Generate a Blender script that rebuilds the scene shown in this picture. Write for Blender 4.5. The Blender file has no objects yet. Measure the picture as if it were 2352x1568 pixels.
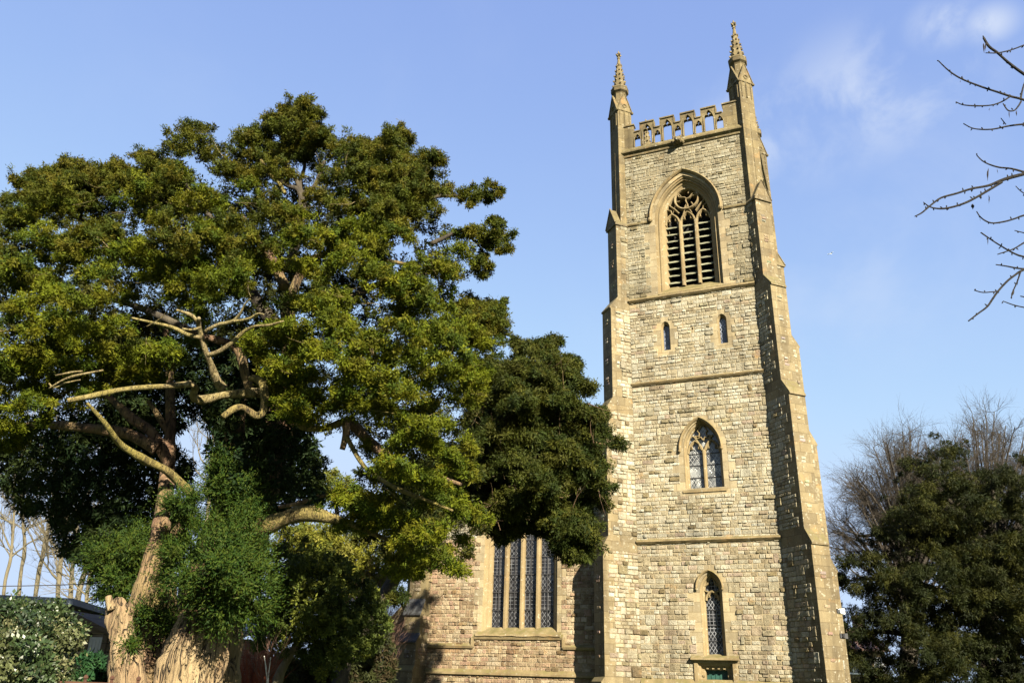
import bpy, math, random
import numpy as np
from mathutils import Vector, Matrix, noise as mnoise
from mathutils.geometry import tessellate_polygon
R = math.radians
scene = bpy.context.scene
col = scene.collection

# ------------------------------------------------------------------ camera
F_PX, TH, RO, EYE = 1829.0, 0.4024, 0.0308, 1.6      # focal length in px of a 2352 px wide picture
fwd = Vector((0, math.cos(TH), math.sin(TH)))
rt0 = Vector((1, 0, 0))
up0 = Vector((0, -math.sin(TH), math.cos(TH)))
cr, sr = math.cos(RO), math.sin(RO)
cx = rt0 * cr + up0 * sr
cy = -rt0 * sr + up0 * cr
cam_d = bpy.data.cameras.new('camera')
cam = bpy.data.objects.new('camera', cam_d)
col.objects.link(cam)
cam_d.sensor_width = 36
cam_d.lens = 28.0
cam_d.clip_end = 3000
cam.matrix_world = Matrix(((cx.x, cy.x, -fwd.x, 0), (cx.y, cy.y, -fwd.y, 0), (cx.z, cy.z, -fwd.z, EYE), (0, 0, 0, 1)))
scene.camera = cam

# ------------------------------------------------------------------ sky, sun, exposure
SKY_FIT = ((1.27, .63, 2.0), (1.31, .63, 2.52), (2.21, .29, 3.4))
SUN_AZ, SUN_EL = R(156.5), R(29.0)          # azimuth clockwise from +Y: behind the camera, to the right
sun_dir = Vector((math.sin(SUN_AZ) * math.cos(SUN_EL), math.cos(SUN_AZ) * math.cos(SUN_EL), math.sin(SUN_EL)))
world = bpy.data.worlds.new('World')
scene.world = world
world.use_nodes = True
wn, wl = world.node_tree.nodes, world.node_tree.links
wn.clear()
wo = wn.new('ShaderNodeOutputWorld')
bg = wn.new('ShaderNodeBackground')
sky = wn.new('ShaderNodeTexSky')
sky.sky_type = 'NISHITA'
sky.sun_disc = False
sky.sun_elevation = SUN_EL
sky.sun_rotation = SUN_AZ
sky.altitude = 0
sky.air_density = 1.0
sky.dust_density = 0.6
sky.ozone_density = 3.0
bg.inputs['Strength'].default_value = 0.052
sepc = wn.new('ShaderNodeSeparateColor'); wl.new(sky.outputs[0], sepc.inputs[0])
comb = wn.new('ShaderNodeCombineColor')
for i_, (k_, g_, top_) in enumerate(SKY_FIT):          # flattens the gradient of the model sky to that of a clear winter day
    pw_ = wn.new('ShaderNodeMath'); pw_.operation = 'POWER'; wl.new(sepc.outputs[i_], pw_.inputs[0]); pw_.inputs[1].default_value = g_
    mk_ = wn.new('ShaderNodeMath'); mk_.operation = 'MULTIPLY'; wl.new(pw_.outputs[0], mk_.inputs[0]); mk_.inputs[1].default_value = k_
    mi_ = wn.new('ShaderNodeMath'); mi_.operation = 'SMOOTH_MIN'; wl.new(mk_.outputs[0], mi_.inputs[0]); mi_.inputs[1].default_value = top_; mi_.inputs[2].default_value = .5
    wl.new(mi_.outputs[0], comb.inputs[i_])
# thin high cloud: wispy noise, thicker in the right-hand part of the sky
tc = wn.new('ShaderNodeTexCoord')
def cloud_patch(direction, size, stretch, thr_lo, thr_hi, scale, seed):
    d = wn.new('ShaderNodeVectorMath'); d.operation = 'SUBTRACT'
    wl.new(tc.outputs['Generated'], d.inputs[0]); d.inputs[1].default_value = direction
    sc = wn.new('ShaderNodeVectorMath'); sc.operation = 'MULTIPLY'
    wl.new(d.outputs[0], sc.inputs[0]); sc.inputs[1].default_value = stretch
    ln = wn.new('ShaderNodeVectorMath'); ln.operation = 'LENGTH'
    wl.new(sc.outputs[0], ln.inputs[0])
    mr = wn.new('ShaderNodeMapRange'); mr.interpolation_type = 'SMOOTHSTEP'
    wl.new(ln.outputs['Value'], mr.inputs[0])
    mr.inputs[1].default_value = size; mr.inputs[2].default_value = 0.0
    nz = wn.new('ShaderNodeTexNoise'); nz.noise_dimensions = '4D'
    nz.inputs['Scale'].default_value = scale; nz.inputs['Detail'].default_value = 7
    nz.inputs['Roughness'].default_value = 0.58; nz.inputs['W'].default_value = seed
    nz.inputs['Distortion'].default_value = 0.4
    wl.new(tc.outputs['Generated'], nz.inputs['Vector'])
    mn = wn.new('ShaderNodeMapRange'); mn.interpolation_type = 'SMOOTHSTEP'
    wl.new(nz.outputs['Fac'], mn.inputs[0])
    mn.inputs[1].default_value = thr_lo; mn.inputs[2].default_value = thr_hi
    mu = wn.new('ShaderNodeMath'); mu.operation = 'MULTIPLY'
    wl.new(mr.outputs[0], mu.inputs[0]); wl.new(mn.outputs[0], mu.inputs[1])
    return mu.outputs[0]
def pix_dir(x, y):
    a, b = x - 1176, y - 784
    return (cx * a - cy * b + fwd * F_PX).normalized()
def max_of(a, b, k):
    s = wn.new('ShaderNodeMath'); s.operation = 'MULTIPLY'; s.inputs[1].default_value = k
    wl.new(b, s.inputs[0])
    if a is None: return s.outputs[0]
    m = wn.new('ShaderNodeMath'); m.operation = 'MAXIMUM'
    wl.new(a, m.inputs[0]); wl.new(s.outputs[0], m.inputs[1])
    return m.outputs[0]
cl = max_of(None, cloud_patch(pix_dir(2165, 55), 0.05, (1, 1.2, 1.5), .30, .60, 16, 1.3), .62)
cl = max_of(cl, cloud_patch(pix_dir(2275, 55), 0.04, (1, 1.2, 1.5), .30, .58, 16, 2.1), .70)
cl = max_of(cl, cloud_patch(pix_dir(2010, 215), 0.15, (.9, 1, 1.6), .40, .66, 11, 5.0), .62)
cl = max_of(cl, cloud_patch(pix_dir(1800, 300), 0.15, (.8, 1, 1.8), .38, .66, 11, 8.0), .55)
cl = max_of(cl, cloud_patch(pix_dir(1950, 560), 0.30, (1, 1, 1.4), .42, .85, 6, 3.0), .40)
cl = max_of(cl, cloud_patch(pix_dir(700, 400), 0.75, (1, 1, 1), .45, .95, 3.5, 4.0), .22)
mixc = wn.new('ShaderNodeMix'); mixc.data_type = 'RGBA'
wl.new(cl, mixc.inputs['Factor'])
wl.new(comb.outputs[0], mixc.inputs[6])
mixc.inputs[7].default_value = (2.6, 2.85, 3.3, 1)
wl.new(mixc.outputs[2], bg.inputs['Color'])
wl.new(bg.outputs[0], wo.inputs[0])

sun_d = bpy.data.lights.new('sun', 'SUN')
sun_d.energy = 5.0
sun_d.angle = R(0.53)
sun_d.color = (1.0, 0.90, 0.70)
sun = bpy.data.objects.new('sun', sun_d)
col.objects.link(sun)
sun.rotation_euler = sun_dir.to_track_quat('Z', 'Y').to_euler()
sun.location = (20, -30, 40)

scene.view_settings.view_transform = 'Standard'
scene.view_settings.look = 'None'
scene.view_settings.exposure = 2.53
scene.view_settings.gamma = 1.0

# ------------------------------------------------------------------ helpers
def at(x, y, Y):
    """point of picture position (x, y), 2352 px wide picture, at ground distance Y"""
    d = pix_dir(x, y)
    return Vector((0, 0, EYE)) + d * (Y / d.y)
def mpp(x, y, Y):
    """metres per picture px there"""
    return (at(x, y, Y) - Vector((0, 0, EYE))).dot(fwd) / F_PX

def tag(o, label, cat, group=None, kind=None):
    o['label'] = label
    o['category'] = cat
    if group: o['group'] = group
    if kind: o['kind'] = kind
    return o
def empty(name, loc=(0, 0, 0), rz=0):
    o = bpy.data.objects.new(name, None)
    o.empty_display_size = 0.3
    o.location = loc
    o.rotation_euler = (0, 0, rz)
    col.objects.link(o)
    return o

class MB:
    def __init__(s):
        s.v, s.f, s.m, s.c = [], [], [], []
    def add(s, vs, fs, mat=0, c=(1, 1, 1)):
        b = len(s.v)
        s.v += [tuple(v) for v in vs]
        for f in fs:
            s.f.append(tuple(b + i for i in f))
            s.m.append(mat)
            s.c.append(c)
    def box(s, lo, hi, mat=0, c=(1, 1, 1)):
        x0, y0, z0 = lo; x1, y1, z1 = hi
        s.add([(x0, y0, z0), (x1, y0, z0), (x1, y1, z0), (x0, y1, z0), (x0, y0, z1), (x1, y0, z1), (x1, y1, z1), (x0, y1, z1)],
              [(0, 3, 2, 1), (4, 5, 6, 7), (0, 1, 5, 4), (1, 2, 6, 5), (2, 3, 7, 6), (3, 0, 4, 7)], mat, c)
    def obox(s, M, lo, hi, mat=0, c=(1, 1, 1)):
        b = len(s.v)
        s.box(lo, hi, mat, c)
        for i in range(b, len(s.v)):
            s.v[i] = tuple(M @ Vector(s.v[i]))
    def loft(s, rings, mat=0, c=(1, 1, 1), closed=False, cap0=False, cap1=False):
        n = len(rings[0]); b = len(s.v)
        for r in rings: s.v += [tuple(p) for p in r]
        for i in range(len(rings) - 1):
            for j in range(n if closed else n - 1):
                k = (j + 1) % n
                s.f.append((b + i * n + j, b + i * n + k, b + (i + 1) * n + k, b + (i + 1) * n + j)); s.m.append(mat); s.c.append(c)
        if cap0: s.f.append(tuple(b + j for j in reversed(range(n)))); s.m.append(mat); s.c.append(c)
        if cap1: s.f.append(tuple(b + (len(rings) - 1) * n + j for j in range(n))); s.m.append(mat); s.c.append(c)
    def poly(s, loops, fn, mat=0, c=(1, 1, 1), flip=False):
        """flat polygon with holes; loops of 2D points, fn maps (a, b) to 3D"""
        tris = tessellate_polygon([[Vector((p[0], p[1], 0)) for p in lp] for lp in loops])
        flat = [p for lp in loops for p in lp]
        s.add([fn(*p) for p in flat], [tuple(reversed(t)) if flip else t for t in tris], mat, c)
    def slab(s, loops, fn, d0, d1, mat=0, c=(1, 1, 1)):
        """polygon with holes extruded from depth d0 to d1; fn(a, b, d)"""
        s.poly(loops, lambda a, b: fn(a, b, d0), mat, c)
        s.poly(loops, lambda a, b: fn(a, b, d1), mat, c, True)
        for lp in loops:
            q = list(lp) + [lp[0]]
            s.loft([[fn(a, b, d0) for a, b in q], [fn(a, b, d1) for a, b in q]], mat, c)
    def tube(s, pts, rad, seg=8, mat=0, c=(1, 1, 1), sub=4, wob=0.0, flute=None, cap=True, seed=0.0):
        pts = [Vector(p) for p in pts]
        P, Q = [], []
        n = len(pts)
        for i in range(n - 1):
            p0, p1, p2, p3 = pts[max(i - 1, 0)], pts[i], pts[i + 1], pts[min(i + 2, n - 1)]
            for k in range(sub):
                t = k / sub
                P.append(0.5 * ((2 * p1) + (-p0 + p2) * t + (2 * p0 - 5 * p1 + 4 * p2 - p3) * t * t + (-p0 + 3 * p1 - 3 * p2 + p3) * t ** 3))
                Q.append(rad[i] * (1 - t) + rad[i + 1] * t)
        P.append(pts[-1]); Q.append(rad[-1])
        if wob:
            for i in range(1, len(P) - 1):
                P[i] = P[i] + mnoise.noise_vector(P[i] * 1.7 + Vector((seed, 0, 0))) * wob * Q[i]
        T = (P[1] - P[0]).normalized()
        N = T.orthogonal().normalized()
        rings = []
        for i, p in enumerate(P):
            T2 = (P[min(i + 1, len(P) - 1)] - P[max(i - 1, 0)]).normalized()
            q = T.rotation_difference(T2); N = q @ N; T = T2
            B = T.cross(N)
            ring = []
            for j in range(seg):
                a = 2 * math.pi * j / seg
                r = Q[i]
                if wob: r *= 1 + .30 * mnoise.noise(p * 3.1 + Vector((seed, 1, 2))) + .12 * mnoise.noise((p + N * math.cos(a) * .2 + B * math.sin(a) * .2) * 9)
                if flute:
                    ca, sa = math.cos(a), math.sin(a)
                    r *= 1 + flute * (mnoise.noise((ca * 1.6 + seed, sa * 1.6, i * .07)) * .9
                                      + (abs(mnoise.noise((ca * 4 + seed, sa * 4, i * .06 + 5))) - .25) * 1.0
                                      + (abs(mnoise.noise((ca * 9 + seed, sa * 9, i * .09 + 9))) - .25) * .45)
                ring.append(p + (N * math.cos(a) + B * math.sin(a)) * r)
            rings.append(ring)
        s.loft(rings, mat, c, closed=True, cap0=cap, cap1=cap)
    def build(s, name, mats, parent=None, smooth=False, loc=None, rz=None):
        me = bpy.data.meshes.new(name)
        me.from_pydata(s.v, [], s.f)
        for m in (mats if isinstance(mats, (list, tuple)) else [mats]): me.materials.append(m)
        me.polygons.foreach_set('material_index', s.m)
        a = me.attributes.new('tone', 'FLOAT_COLOR', 'FACE')
        ca = np.ones((len(s.f), 4), np.float32); ca[:, :3] = np.array(s.c, np.float32).reshape(-1, 3)
        a.data.foreach_set('color', ca.ravel())
        if smooth: me.polygons.foreach_set('use_smooth', [True] * len(s.f))
        me.update()
        o = bpy.data.objects.new(name, me)
        col.objects.link(o)
        if parent: o.parent = parent
        if loc is not None: o.location = loc
        if rz is not None: o.rotation_euler = (0, 0, rz)
        return o

# ------------------------------------------------------------------ materials
def new_mat(name):
    m = bpy.data.materials.new(name)
    m.use_nodes = True
    n, l = m.node_tree.nodes, m.node_tree.links
    b = n['Principled BSDF']
    b.inputs['Roughness'].default_value = 0.9
    b.inputs['Specular IOR Level'].default_value = 0.25
    return m, n, l, b
def noise_tex(n, l, scale, detail=5, rough=.6, vec=None, dist=0):
    t = n.new('ShaderNodeTexNoise')
    t.inputs['Scale'].default_value = scale; t.inputs['Detail'].default_value = detail
    t.inputs['Roughness'].default_value = rough; t.inputs['Distortion'].default_value = dist
    if vec is not None: l.new(vec, t.inputs['Vector'])
    return t.outputs['Fac']
def ramp(n, l, fac, stops):
    r = n.new('ShaderNodeValToRGB')
    while len(r.color_ramp.elements) < len(stops): r.color_ramp.elements.new(.5)
    for e, (p, c) in zip(r.color_ramp.elements, stops):
        e.position = p; e.color = (*c, 1) if len(c) == 3 else c
    l.new(fac, r.inputs[0])
    return r.outputs['Color']
def mixrgb(n, l, fac, a, b, mode='MIX'):
    m = n.new('ShaderNodeMix'); m.data_type = 'RGBA'; m.blend_type = mode
    for s, v in ((m.inputs['Factor'], fac), (m.inputs[6], a), (m.inputs[7], b)):
        if isinstance(v, (int, float)): s.default_value = v
        elif isinstance(v, tuple): s.default_value = (*v, 1) if len(v) == 3 else v
        else: l.new(v, s)
    return m.outputs[2]
def maprange(n, l, v, a, b, c=0., d=1.):
    m = n.new('ShaderNodeMapRange')
    l.new(v, m.inputs[0])
    for i, x in zip((1, 2, 3, 4), (a, b, c, d)): m.inputs[i].default_value = x
    return m.outputs[0]
def math_n(n, l, op, a, b=None):
    m = n.new('ShaderNodeMath'); m.operation = op
    for s, v in ((m.inputs[0], a), (m.inputs[1], b)):
        if v is None: continue
        if isinstance(v, (int, float)): s.default_value = v
        else: l.new(v, s)
    return m.outputs[0]
def bump(n, l, b, h, strength=.5, dist=.02):
    k = n.new('ShaderNodeBump'); k.inputs['Strength'].default_value = strength; k.inputs['Distance'].default_value = dist
    l.new(h, k.inputs['Height']); l.new(k.outputs[0], b.inputs['Normal'])
def coords(n):
    return n.new('ShaderNodeTexCoord').outputs['Object']
def weathering(n, l, c, vec, moss=True, lich=1.0):
    """lichen spots, dirt and moss as the stone itself carries them"""
    big = noise_tex(n, l, .55, 4, .6, vec)
    c = mixrgb(n, l, maprange(n, l, big, .35, .7, 0, .55), c, mixrgb(n, l, 1., c, (.72, .66, .60), 'MULTIPLY'))
    mpw = n.new('ShaderNodeMapping'); mpw.inputs['Scale'].default_value = (2.2, 2.2, .22); l.new(vec, mpw.inputs[0])
    rain = noise_tex(n, l, 1., 5, .65, mpw.outputs[0], .3)
    c = mixrgb(n, l, maprange(n, l, rain, .47, .66, 0, .70), c, mixrgb(n, l, 1., c, (.50, .48, .46), 'MULTIPLY'))
    sp = noise_tex(n, l, 9, 3, .7, vec)
    c = mixrgb(n, l, maprange(n, l, sp, .60, .70, 0, .55 * lich), c, (.25, .24, .195))
    s2 = noise_tex(n, l, 5, 4, .7, vec)
    c = mixrgb(n, l, maprange(n, l, s2, .60, .75, 0, .6 * lich), c, (.06, .052, .032))
    s3 = noise_tex(n, l, 2.2, 4, .6, vec)
    c = mixrgb(n, l, maprange(n, l, s3, .60, .74, 0, .45), c, (.20, .115, .042))
    if moss:
        g = n.new('ShaderNodeNewGeometry')
        sx = n.new('ShaderNodeSeparateXYZ'); l.new(g.outputs['True Normal'], sx.inputs[0])
        upf = maprange(n, l, sx.outputs['Z'], .25, .6)
        mf = math_n(n, l, 'MULTIPLY', upf, maprange(n, l, noise_tex(n, l, 3.5, 4, .7, vec), .38, .6, .15, .95))
        c = mixrgb(n, l, mf, c, mixrgb(n, l, noise_tex(n, l, 7, 3, .6, vec), (.03, .027, .011), (.095, .08, .026)))
    return c

# rubble: each stone has a colour of its own
M = {}
m, n, l, b = new_mat('rubble stone')
at_ = n.new('ShaderNodeAttribute'); at_.attribute_name = 'tone'
v = coords(n)
f = noise_tex(n, l, 11, 6, .7, v)
c = mixrgb(n, l, 1., at_.outputs['Color'], ramp(n, l, f, [(.25, (.62, .58, .50)), (.55, (1, 1, 1)), (.8, (1.15, 1.12, 1.02))]), 'MULTIPLY')
c = weathering(n, l, c, v, moss=False, lich=.75)
l.new(c, b.inputs['Base Color'])
bump(n, l, b, noise_tex(n, l, 17, 6, .78, v), .9, .06)
M['rubble'] = m
# dressed stone
def ashlar_mat(name, c0, c1, bw=.62, bh=.30, joints=True):
    m, n, l, b = new_mat(name)
    v = coords(n)
    f = noise_tex(n, l, 1.6, 6, .65, v)
    c = ramp(n, l, f, [(.3, c0), (.7, c1)])
    if joints:
        cm = n.new('ShaderNodeCombineXYZ'); sp = n.new('ShaderNodeSeparateXYZ'); l.new(v, sp.inputs[0])
        l.new(math_n(n, l, 'ADD', sp.outputs['X'], sp.outputs['Y']), cm.inputs['X']); l.new(sp.outputs['Z'], cm.inputs['Y'])
        br = n.new('ShaderNodeTexBrick'); l.new(cm.outputs[0], br.inputs['Vector'])
        br.inputs['Scale'].default_value = 1; br.inputs['Brick Width'].default_value = bw; br.inputs['Row Height'].default_value = bh
        br.inputs['Mortar Size'].default_value = .010; br.inputs['Mortar Smooth'].default_value = .2
        br.inputs['Color1'].default_value = (.74, .73, .71, 1); br.inputs['Color2'].default_value = (1.22, 1.20, 1.12, 1); br.inputs['Mortar'].default_value = (.62, .58, .5, 1)
        c = mixrgb(n, l, 1., c, br.outputs['Color'], 'MULTIPLY')
    c = mixrgb(n, l, 1., c, ramp(n, l, noise_tex(n, l, 30, 4, .7, v), [(.3, (.75, .73, .68)), (.6, (1.05, 1.05, 1.05))]), 'MULTIPLY')
    c = weathering(n, l, c, v)
    l.new(c, b.inputs['Base Color'])
    bump(n, l, b, noise_tex(n, l, 35, 5, .7, v), .35, .012)
    return m
M['ashlar'] = ashlar_mat('dressed limestone', (0.0855, 0.0671, 0.0374), (0.1198, 0.1007, 0.0630))
M['carved'] = ashlar_mat('carved limestone', (0.1139, 0.0847, 0.0422), (0.1542, 0.1226, 0.0680), joints=False)
M['pinnacle'] = ashlar_mat('weathered limestone', (0.0666, 0.0529, 0.0282), (0.1058, 0.0862, 0.0464), .5, .4)
M['backing'] = ashlar_mat('pale bedding stone', (0.1389, 0.1144, 0.0720), (0.1894, 0.1628, 0.1105), .55, .28)
m, n, l, b = new_mat('dark void'); b.inputs['Base Color'].default_value = (.006, .006, .006, 1); M['shade_black'] = m  # near-black colour standing in for unlit depth inside openings
m, n, l, b = new_mat('weathered louvre board')
v = coords(n)
l.new(ramp(n, l, noise_tex(n, l, 4, 5, .7, v), [(.3, (.06, .06, .04)), (.7, (.15, .15, .10))]), b.inputs['Base Color']); M['louvre'] = m
m, n, l, b = new_mat('lead'); b.inputs['Base Color'].default_value = (.10, .105, .12, 1); b.inputs['Roughness'].default_value = .55; M['lead'] = m
m, n, l, b = new_mat('iron'); b.inputs['Base Color'].default_value = (.02, .02, .022, 1); b.inputs['Roughness'].default_value = .6; M['iron'] = m
m, n, l, b = new_mat('green door paint')
v = coords(n)
l.new(ramp(n, l, noise_tex(n, l, 6, 5, .7, v), [(.3, (.006, .022, .018)), (.7, (.014, .05, .04))]), b.inputs['Base Color']); b.inputs['Roughness'].default_value = .5; M['door'] = m

def glass_mat(name, glass, line, a, bb, wid, u0=0., z0=0., bands=None):
    """leaded glazing: diamond quarries (and square quarries in alternate bands) with pale leads"""
    m, n, l, b = new_mat(name)
    v = coords(n)
    sp = n.new('ShaderNodeSeparateXYZ'); l.new(v, sp.inputs[0])
    U = math_n(n, l, 'DIVIDE', math_n(n, l, 'SUBTRACT', sp.outputs['X'], u0), a)
    Z = math_n(n, l, 'DIVIDE', math_n(n, l, 'SUBTRACT', sp.outputs['Z'], z0), bb)
    def lines(x, w):
        fr = math_n(n, l, 'FRACT', x)
        d = math_n(n, l, 'ABSOLUTE', math_n(n, l, 'SUBTRACT', fr, .5))
        return math_n(n, l, 'GREATER_THAN', d, .5 - w)
    dia = math_n(n, l, 'MAXIMUM', lines(math_n(n, l, 'ADD', U, Z), wid), lines(math_n(n, l, 'SUBTRACT', U, Z), wid))
    mask = dia
    if bands:
        sq = math_n(n, l, 'MAXIMUM', lines(math_n(n, l, 'MULTIPLY', U, 1.0), wid), lines(math_n(n, l, 'MULTIPLY', Z, 1.6), wid))
        k = math_n(n, l, 'FRACT', math_n(n, l, 'DIVIDE', math_n(n, l, 'SUBTRACT', sp.outputs['Z'], z0), bands))
        sel = math_n(n, l, 'GREATER_THAN', k, .5)
        mx = n.new('ShaderNodeMix'); l.new(sel, mx.inputs['Factor']); l.new(dia, mx.inputs[2]); l.new(sq, mx.inputs[3])
        mask = mx.outputs[0]
    # every quarry has a tint and a slight tilt of its own
    cb = n.new('ShaderNodeCombineXYZ')
    l.new(math_n(n, l, 'FLOOR', math_n(n, l, 'ADD', math_n(n, l, 'ADD', U, Z), .5)), cb.inputs[0]); l.new(math_n(n, l, 'FLOOR', math_n(n, l, 'ADD', math_n(n, l, 'SUBTRACT', U, Z), .5)), cb.inputs[1])
    wh = n.new('ShaderNodeTexWhiteNoise'); l.new(cb.outputs[0], wh.inputs['Vector'])
    g = mixrgb(n, l, 1., glass, ramp(n, l, wh.outputs['Value'], [(.05, (.25, .25, .25)), (.6, (.9, .9, .9)), (.95, (2.0, 1.9, 1.8))]), 'MULTIPLY')
    mott = noise_tex(n, l, 1.3, 3, .6, v)
    g = mixrgb(n, l, maprange(n, l, mott, .42, .62, 0, .7), g, (.01, .01, .012))
    line = mixrgb(n, l, maprange(n, l, noise_tex(n, l, 3, 3, .6, v), .4, .6, .2, 1.), (.03, .03, .034), line)
    l.new(mixrgb(n, l, mask, g, line), b.inputs['Base Color'])
    l.new(maprange(n, l, mask, 0, 1, .16, .6), b.inputs['Roughness'])
    b.inputs['Specular IOR Level'].default_value = .5
    bump(n, l, b, math_n(n, l, 'ADD', noise_tex(n, l, 6, 2, .5, v), math_n(n, l, 'MULTIPLY', wh.outputs['Value'], .4)), .35, .05)
    return m
def n_out(t):
    return t.outputs['Color']
M['glass_slit'] = glass_mat('blue grey leaded glass', (.035, .045, .075), (.17, .19, .24), .105, .165, .09)
M['glass_pair'] = glass_mat('grey leaded glass', (.085, .092, .095), (.20, .205, .205), .13, .185, .075)
M['glass_lancet'] = glass_mat('dark leaded glass', (.008, .009, .011), (.12, .125, .14), .105, .16, .075, 0, 2.5, 1.2)
M['glass_nave'] = glass_mat('smoky leaded glass', (.010, .010, .011), (.085, .089, .097), .135, .19, .055, 0, 3.25, 1.14)

# ------------------------------------------------------------------ masonry
PAL_LOW = [(0.1843, 0.1644, 0.1179), (0.1666, 0.1428, 0.0944), (0.2017, 0.1838, 0.1387), (0.1535, 0.1257, 0.0885), (0.2193, 0.2081, 0.1651), (0.1800, 0.1452, 0.1120), (0.1404, 0.1185, 0.0766), (0.1974, 0.1695, 0.1209), (0.1886, 0.1741, 0.1298)]
PAL_MID = [(0.2105, 0.1959, 0.1475), (0.2237, 0.2128, 0.1680), (0.1974, 0.1791, 0.1268), (0.2324, 0.2273, 0.1887), (0.1800, 0.1572, 0.1061), (0.2149, 0.1984, 0.1535)]
PAL_TOP = [(0.1547, 0.1412, 0.1001), (0.1684, 0.1558, 0.1121), (0.1411, 0.1261, 0.0847), (0.1820, 0.1709, 0.1302), (0.1273, 0.1138, 0.0758)]
PAL_NAVE = [(0.1899, 0.1467, 0.0937), (0.1649, 0.1159, 0.0756), (0.2149, 0.1724, 0.1148), (0.1449, 0.1029, 0.0635), (0.1800, 0.1210, 0.0846), (0.2248, 0.1853, 0.1301), (0.1299, 0.0927, 0.0544)]
def splash(z):
    """stones at the foot of each stage are dirtier"""
    return min([1.0] + [.80 + .20 * (z - f_) / .9 for f_ in (5.8, 11.1, 14.3) if 0 <= z - f_ < .9])
def tower_pal(z):
    if z < 5.6: return PAL_LOW if random.random() < .8 else PAL_MID
    if z < 14.1: return PAL_MID if random.random() < .85 else PAL_LOW
    return PAL_TOP
def stone(mb, fn, ua, ub, za, zb, p, c, mat):
    g = .004
    ua += g; ub -= g; za += g; zb -= g
    w, h = ub - ua, zb - za
    if w < .02 or h < .02: return
    nx = max(2, int(round(w / .085)) + 1); nz = max(2, int(round(h / .085)) + 1)
    ins = min(.016, w * .2, h * .2)
    us = [ua] + [ua + ins + (w - 2 * ins) * i / (nx - 1) for i in range(nx)] + [ub]
    zs = [za] + [za + ins + (h - 2 * ins) * i / (nz - 1) for i in range(nz)] + [zb]
    vs = []
    for i, z in enumerate(zs):
        for j, u in enumerate(us):
            e = i in (0, len(zs) - 1) or j in (0, len(us) - 1)
            if e: vs.append(fn(u + random.uniform(-.003, .003), z + random.uniform(-.003, .003), -.004))
            else: vs.append(fn(u + random.uniform(-.008, .008), z + random.uniform(-.006, .006), p * random.uniform(.55, 1.25)))
    W = len(us)
    fs = [(i * W + j, i * W + j + 1, (i + 1) * W + j + 1, (i + 1) * W + j) for i in range(len(zs) - 1) for j in range(W - 1)]
    mb.add(vs, fs, mat, c)
def masonry(mb, fn, u_of, z0, z1, pal_of, openings=(), mat=1, bands=(), pscale=1.0, hmin=.085, hmax=.165):
    """coursed rubble: fn(u, z, d) places it, u_of(z, k) gives the run of course k, openings(z0, z1, k) cuts it"""
    z = z0; k = 0; carried = []
    while z < z1 - .03:
        band = next((bz for bz in bands if z <= bz < z + .12), None)
        h = random.uniform(hmin, hmax)
        if band is not None: h = random.uniform(.2, .24)
        if z1 - (z + h) < .06: h = z1 - z
        u0, u1 = u_of(z + h / 2, k)
        free = [(u0, u1)]
        cuts = [c for c in (o(z, z + h, k) for o in openings) if c] + carried
        for a, b_ in cuts:
            nf = []
            for s, e in free:
                if b_ <= s or a >= e: nf.append((s, e)); continue
                if a > s: nf.append((s, a))
                if b_ < e: nf.append((b_, e))
            free = nf
        carried = []
        nexth = random.uniform(hmin, hmax)
        for s, e in free:
            u = s
            while u < e - .02:
                L = h * random.uniform(.8, 2.5) if band is None else random.uniform(.55, .95)
                L = max(L, .11)
                if e - (u + L) < .1: L = e - u
                pal = pal_of(z)
                base = random.choice(pal)
                q = random.uniform(.88, 1.10) * splash(z)
                p = random.uniform(.008, .026) * pscale
                if random.random() < .12:
                    p *= 1.9; q *= .85
                if band is None and pscale > .5 and random.random() < (.065 if z < 10.5 else .03):
                    p = random.uniform(.035, .055); q *= random.uniform(.5, .75); base = (base[0], base[1] * .93, base[2] * .74)
                if band is not None:
                    p = random.uniform(.05, .075); q *= .72
                c = tuple(min(.6, x * q) for x in base)
                hh = h
                if band is None and random.random() < .07 and L < .45 and z + h + nexth < z1 - .15 and not any(o(z, z + h + nexth + .02, k) and not (o(z, z + h + nexth + .02, k)[1] <= u or o(z, z + h + nexth + .02, k)[0] >= u + L) for o in openings):
                    hh = h + nexth; carried.append((u, u + L))
                stone(mb, fn, u, u + L, z, z + hh, p, c, mat)
                u += L
        z += h; k += 1
        if carried:
            # the next course takes exactly the height the tall stones were given
            h2 = nexth
            u0, u1 = u_of(z + h2 / 2, k)
            free = [(u0, u1)]
            for a, b_ in [c for c in (o(z, z + h2, k) for o in openings) if c] + carried:
                nf = []
                for s, e in free:
                    if b_ <= s or a >= e: nf.append((s, e)); continue
                    if a > s: nf.append((s, a))
                    if b_ < e: nf.append((b_, e))
                free = nf
            carried = []
            for s, e in free:
                u = s
                while u < e - .02:
                    L = max(h2 * random.uniform(.9, 3.0), .11)
                    if e - (u + L) < .1: L = e - u
                    base = random.choice(pal_of(z)); q = random.uniform(.82, 1.18)
                    stone(mb, fn, u, u + L, z, z + h2, random.uniform(.010, .034) * pscale, tuple(min(.6, x * q) for x in base), mat)
                    u += L
            z += h2; k += 1

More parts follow.
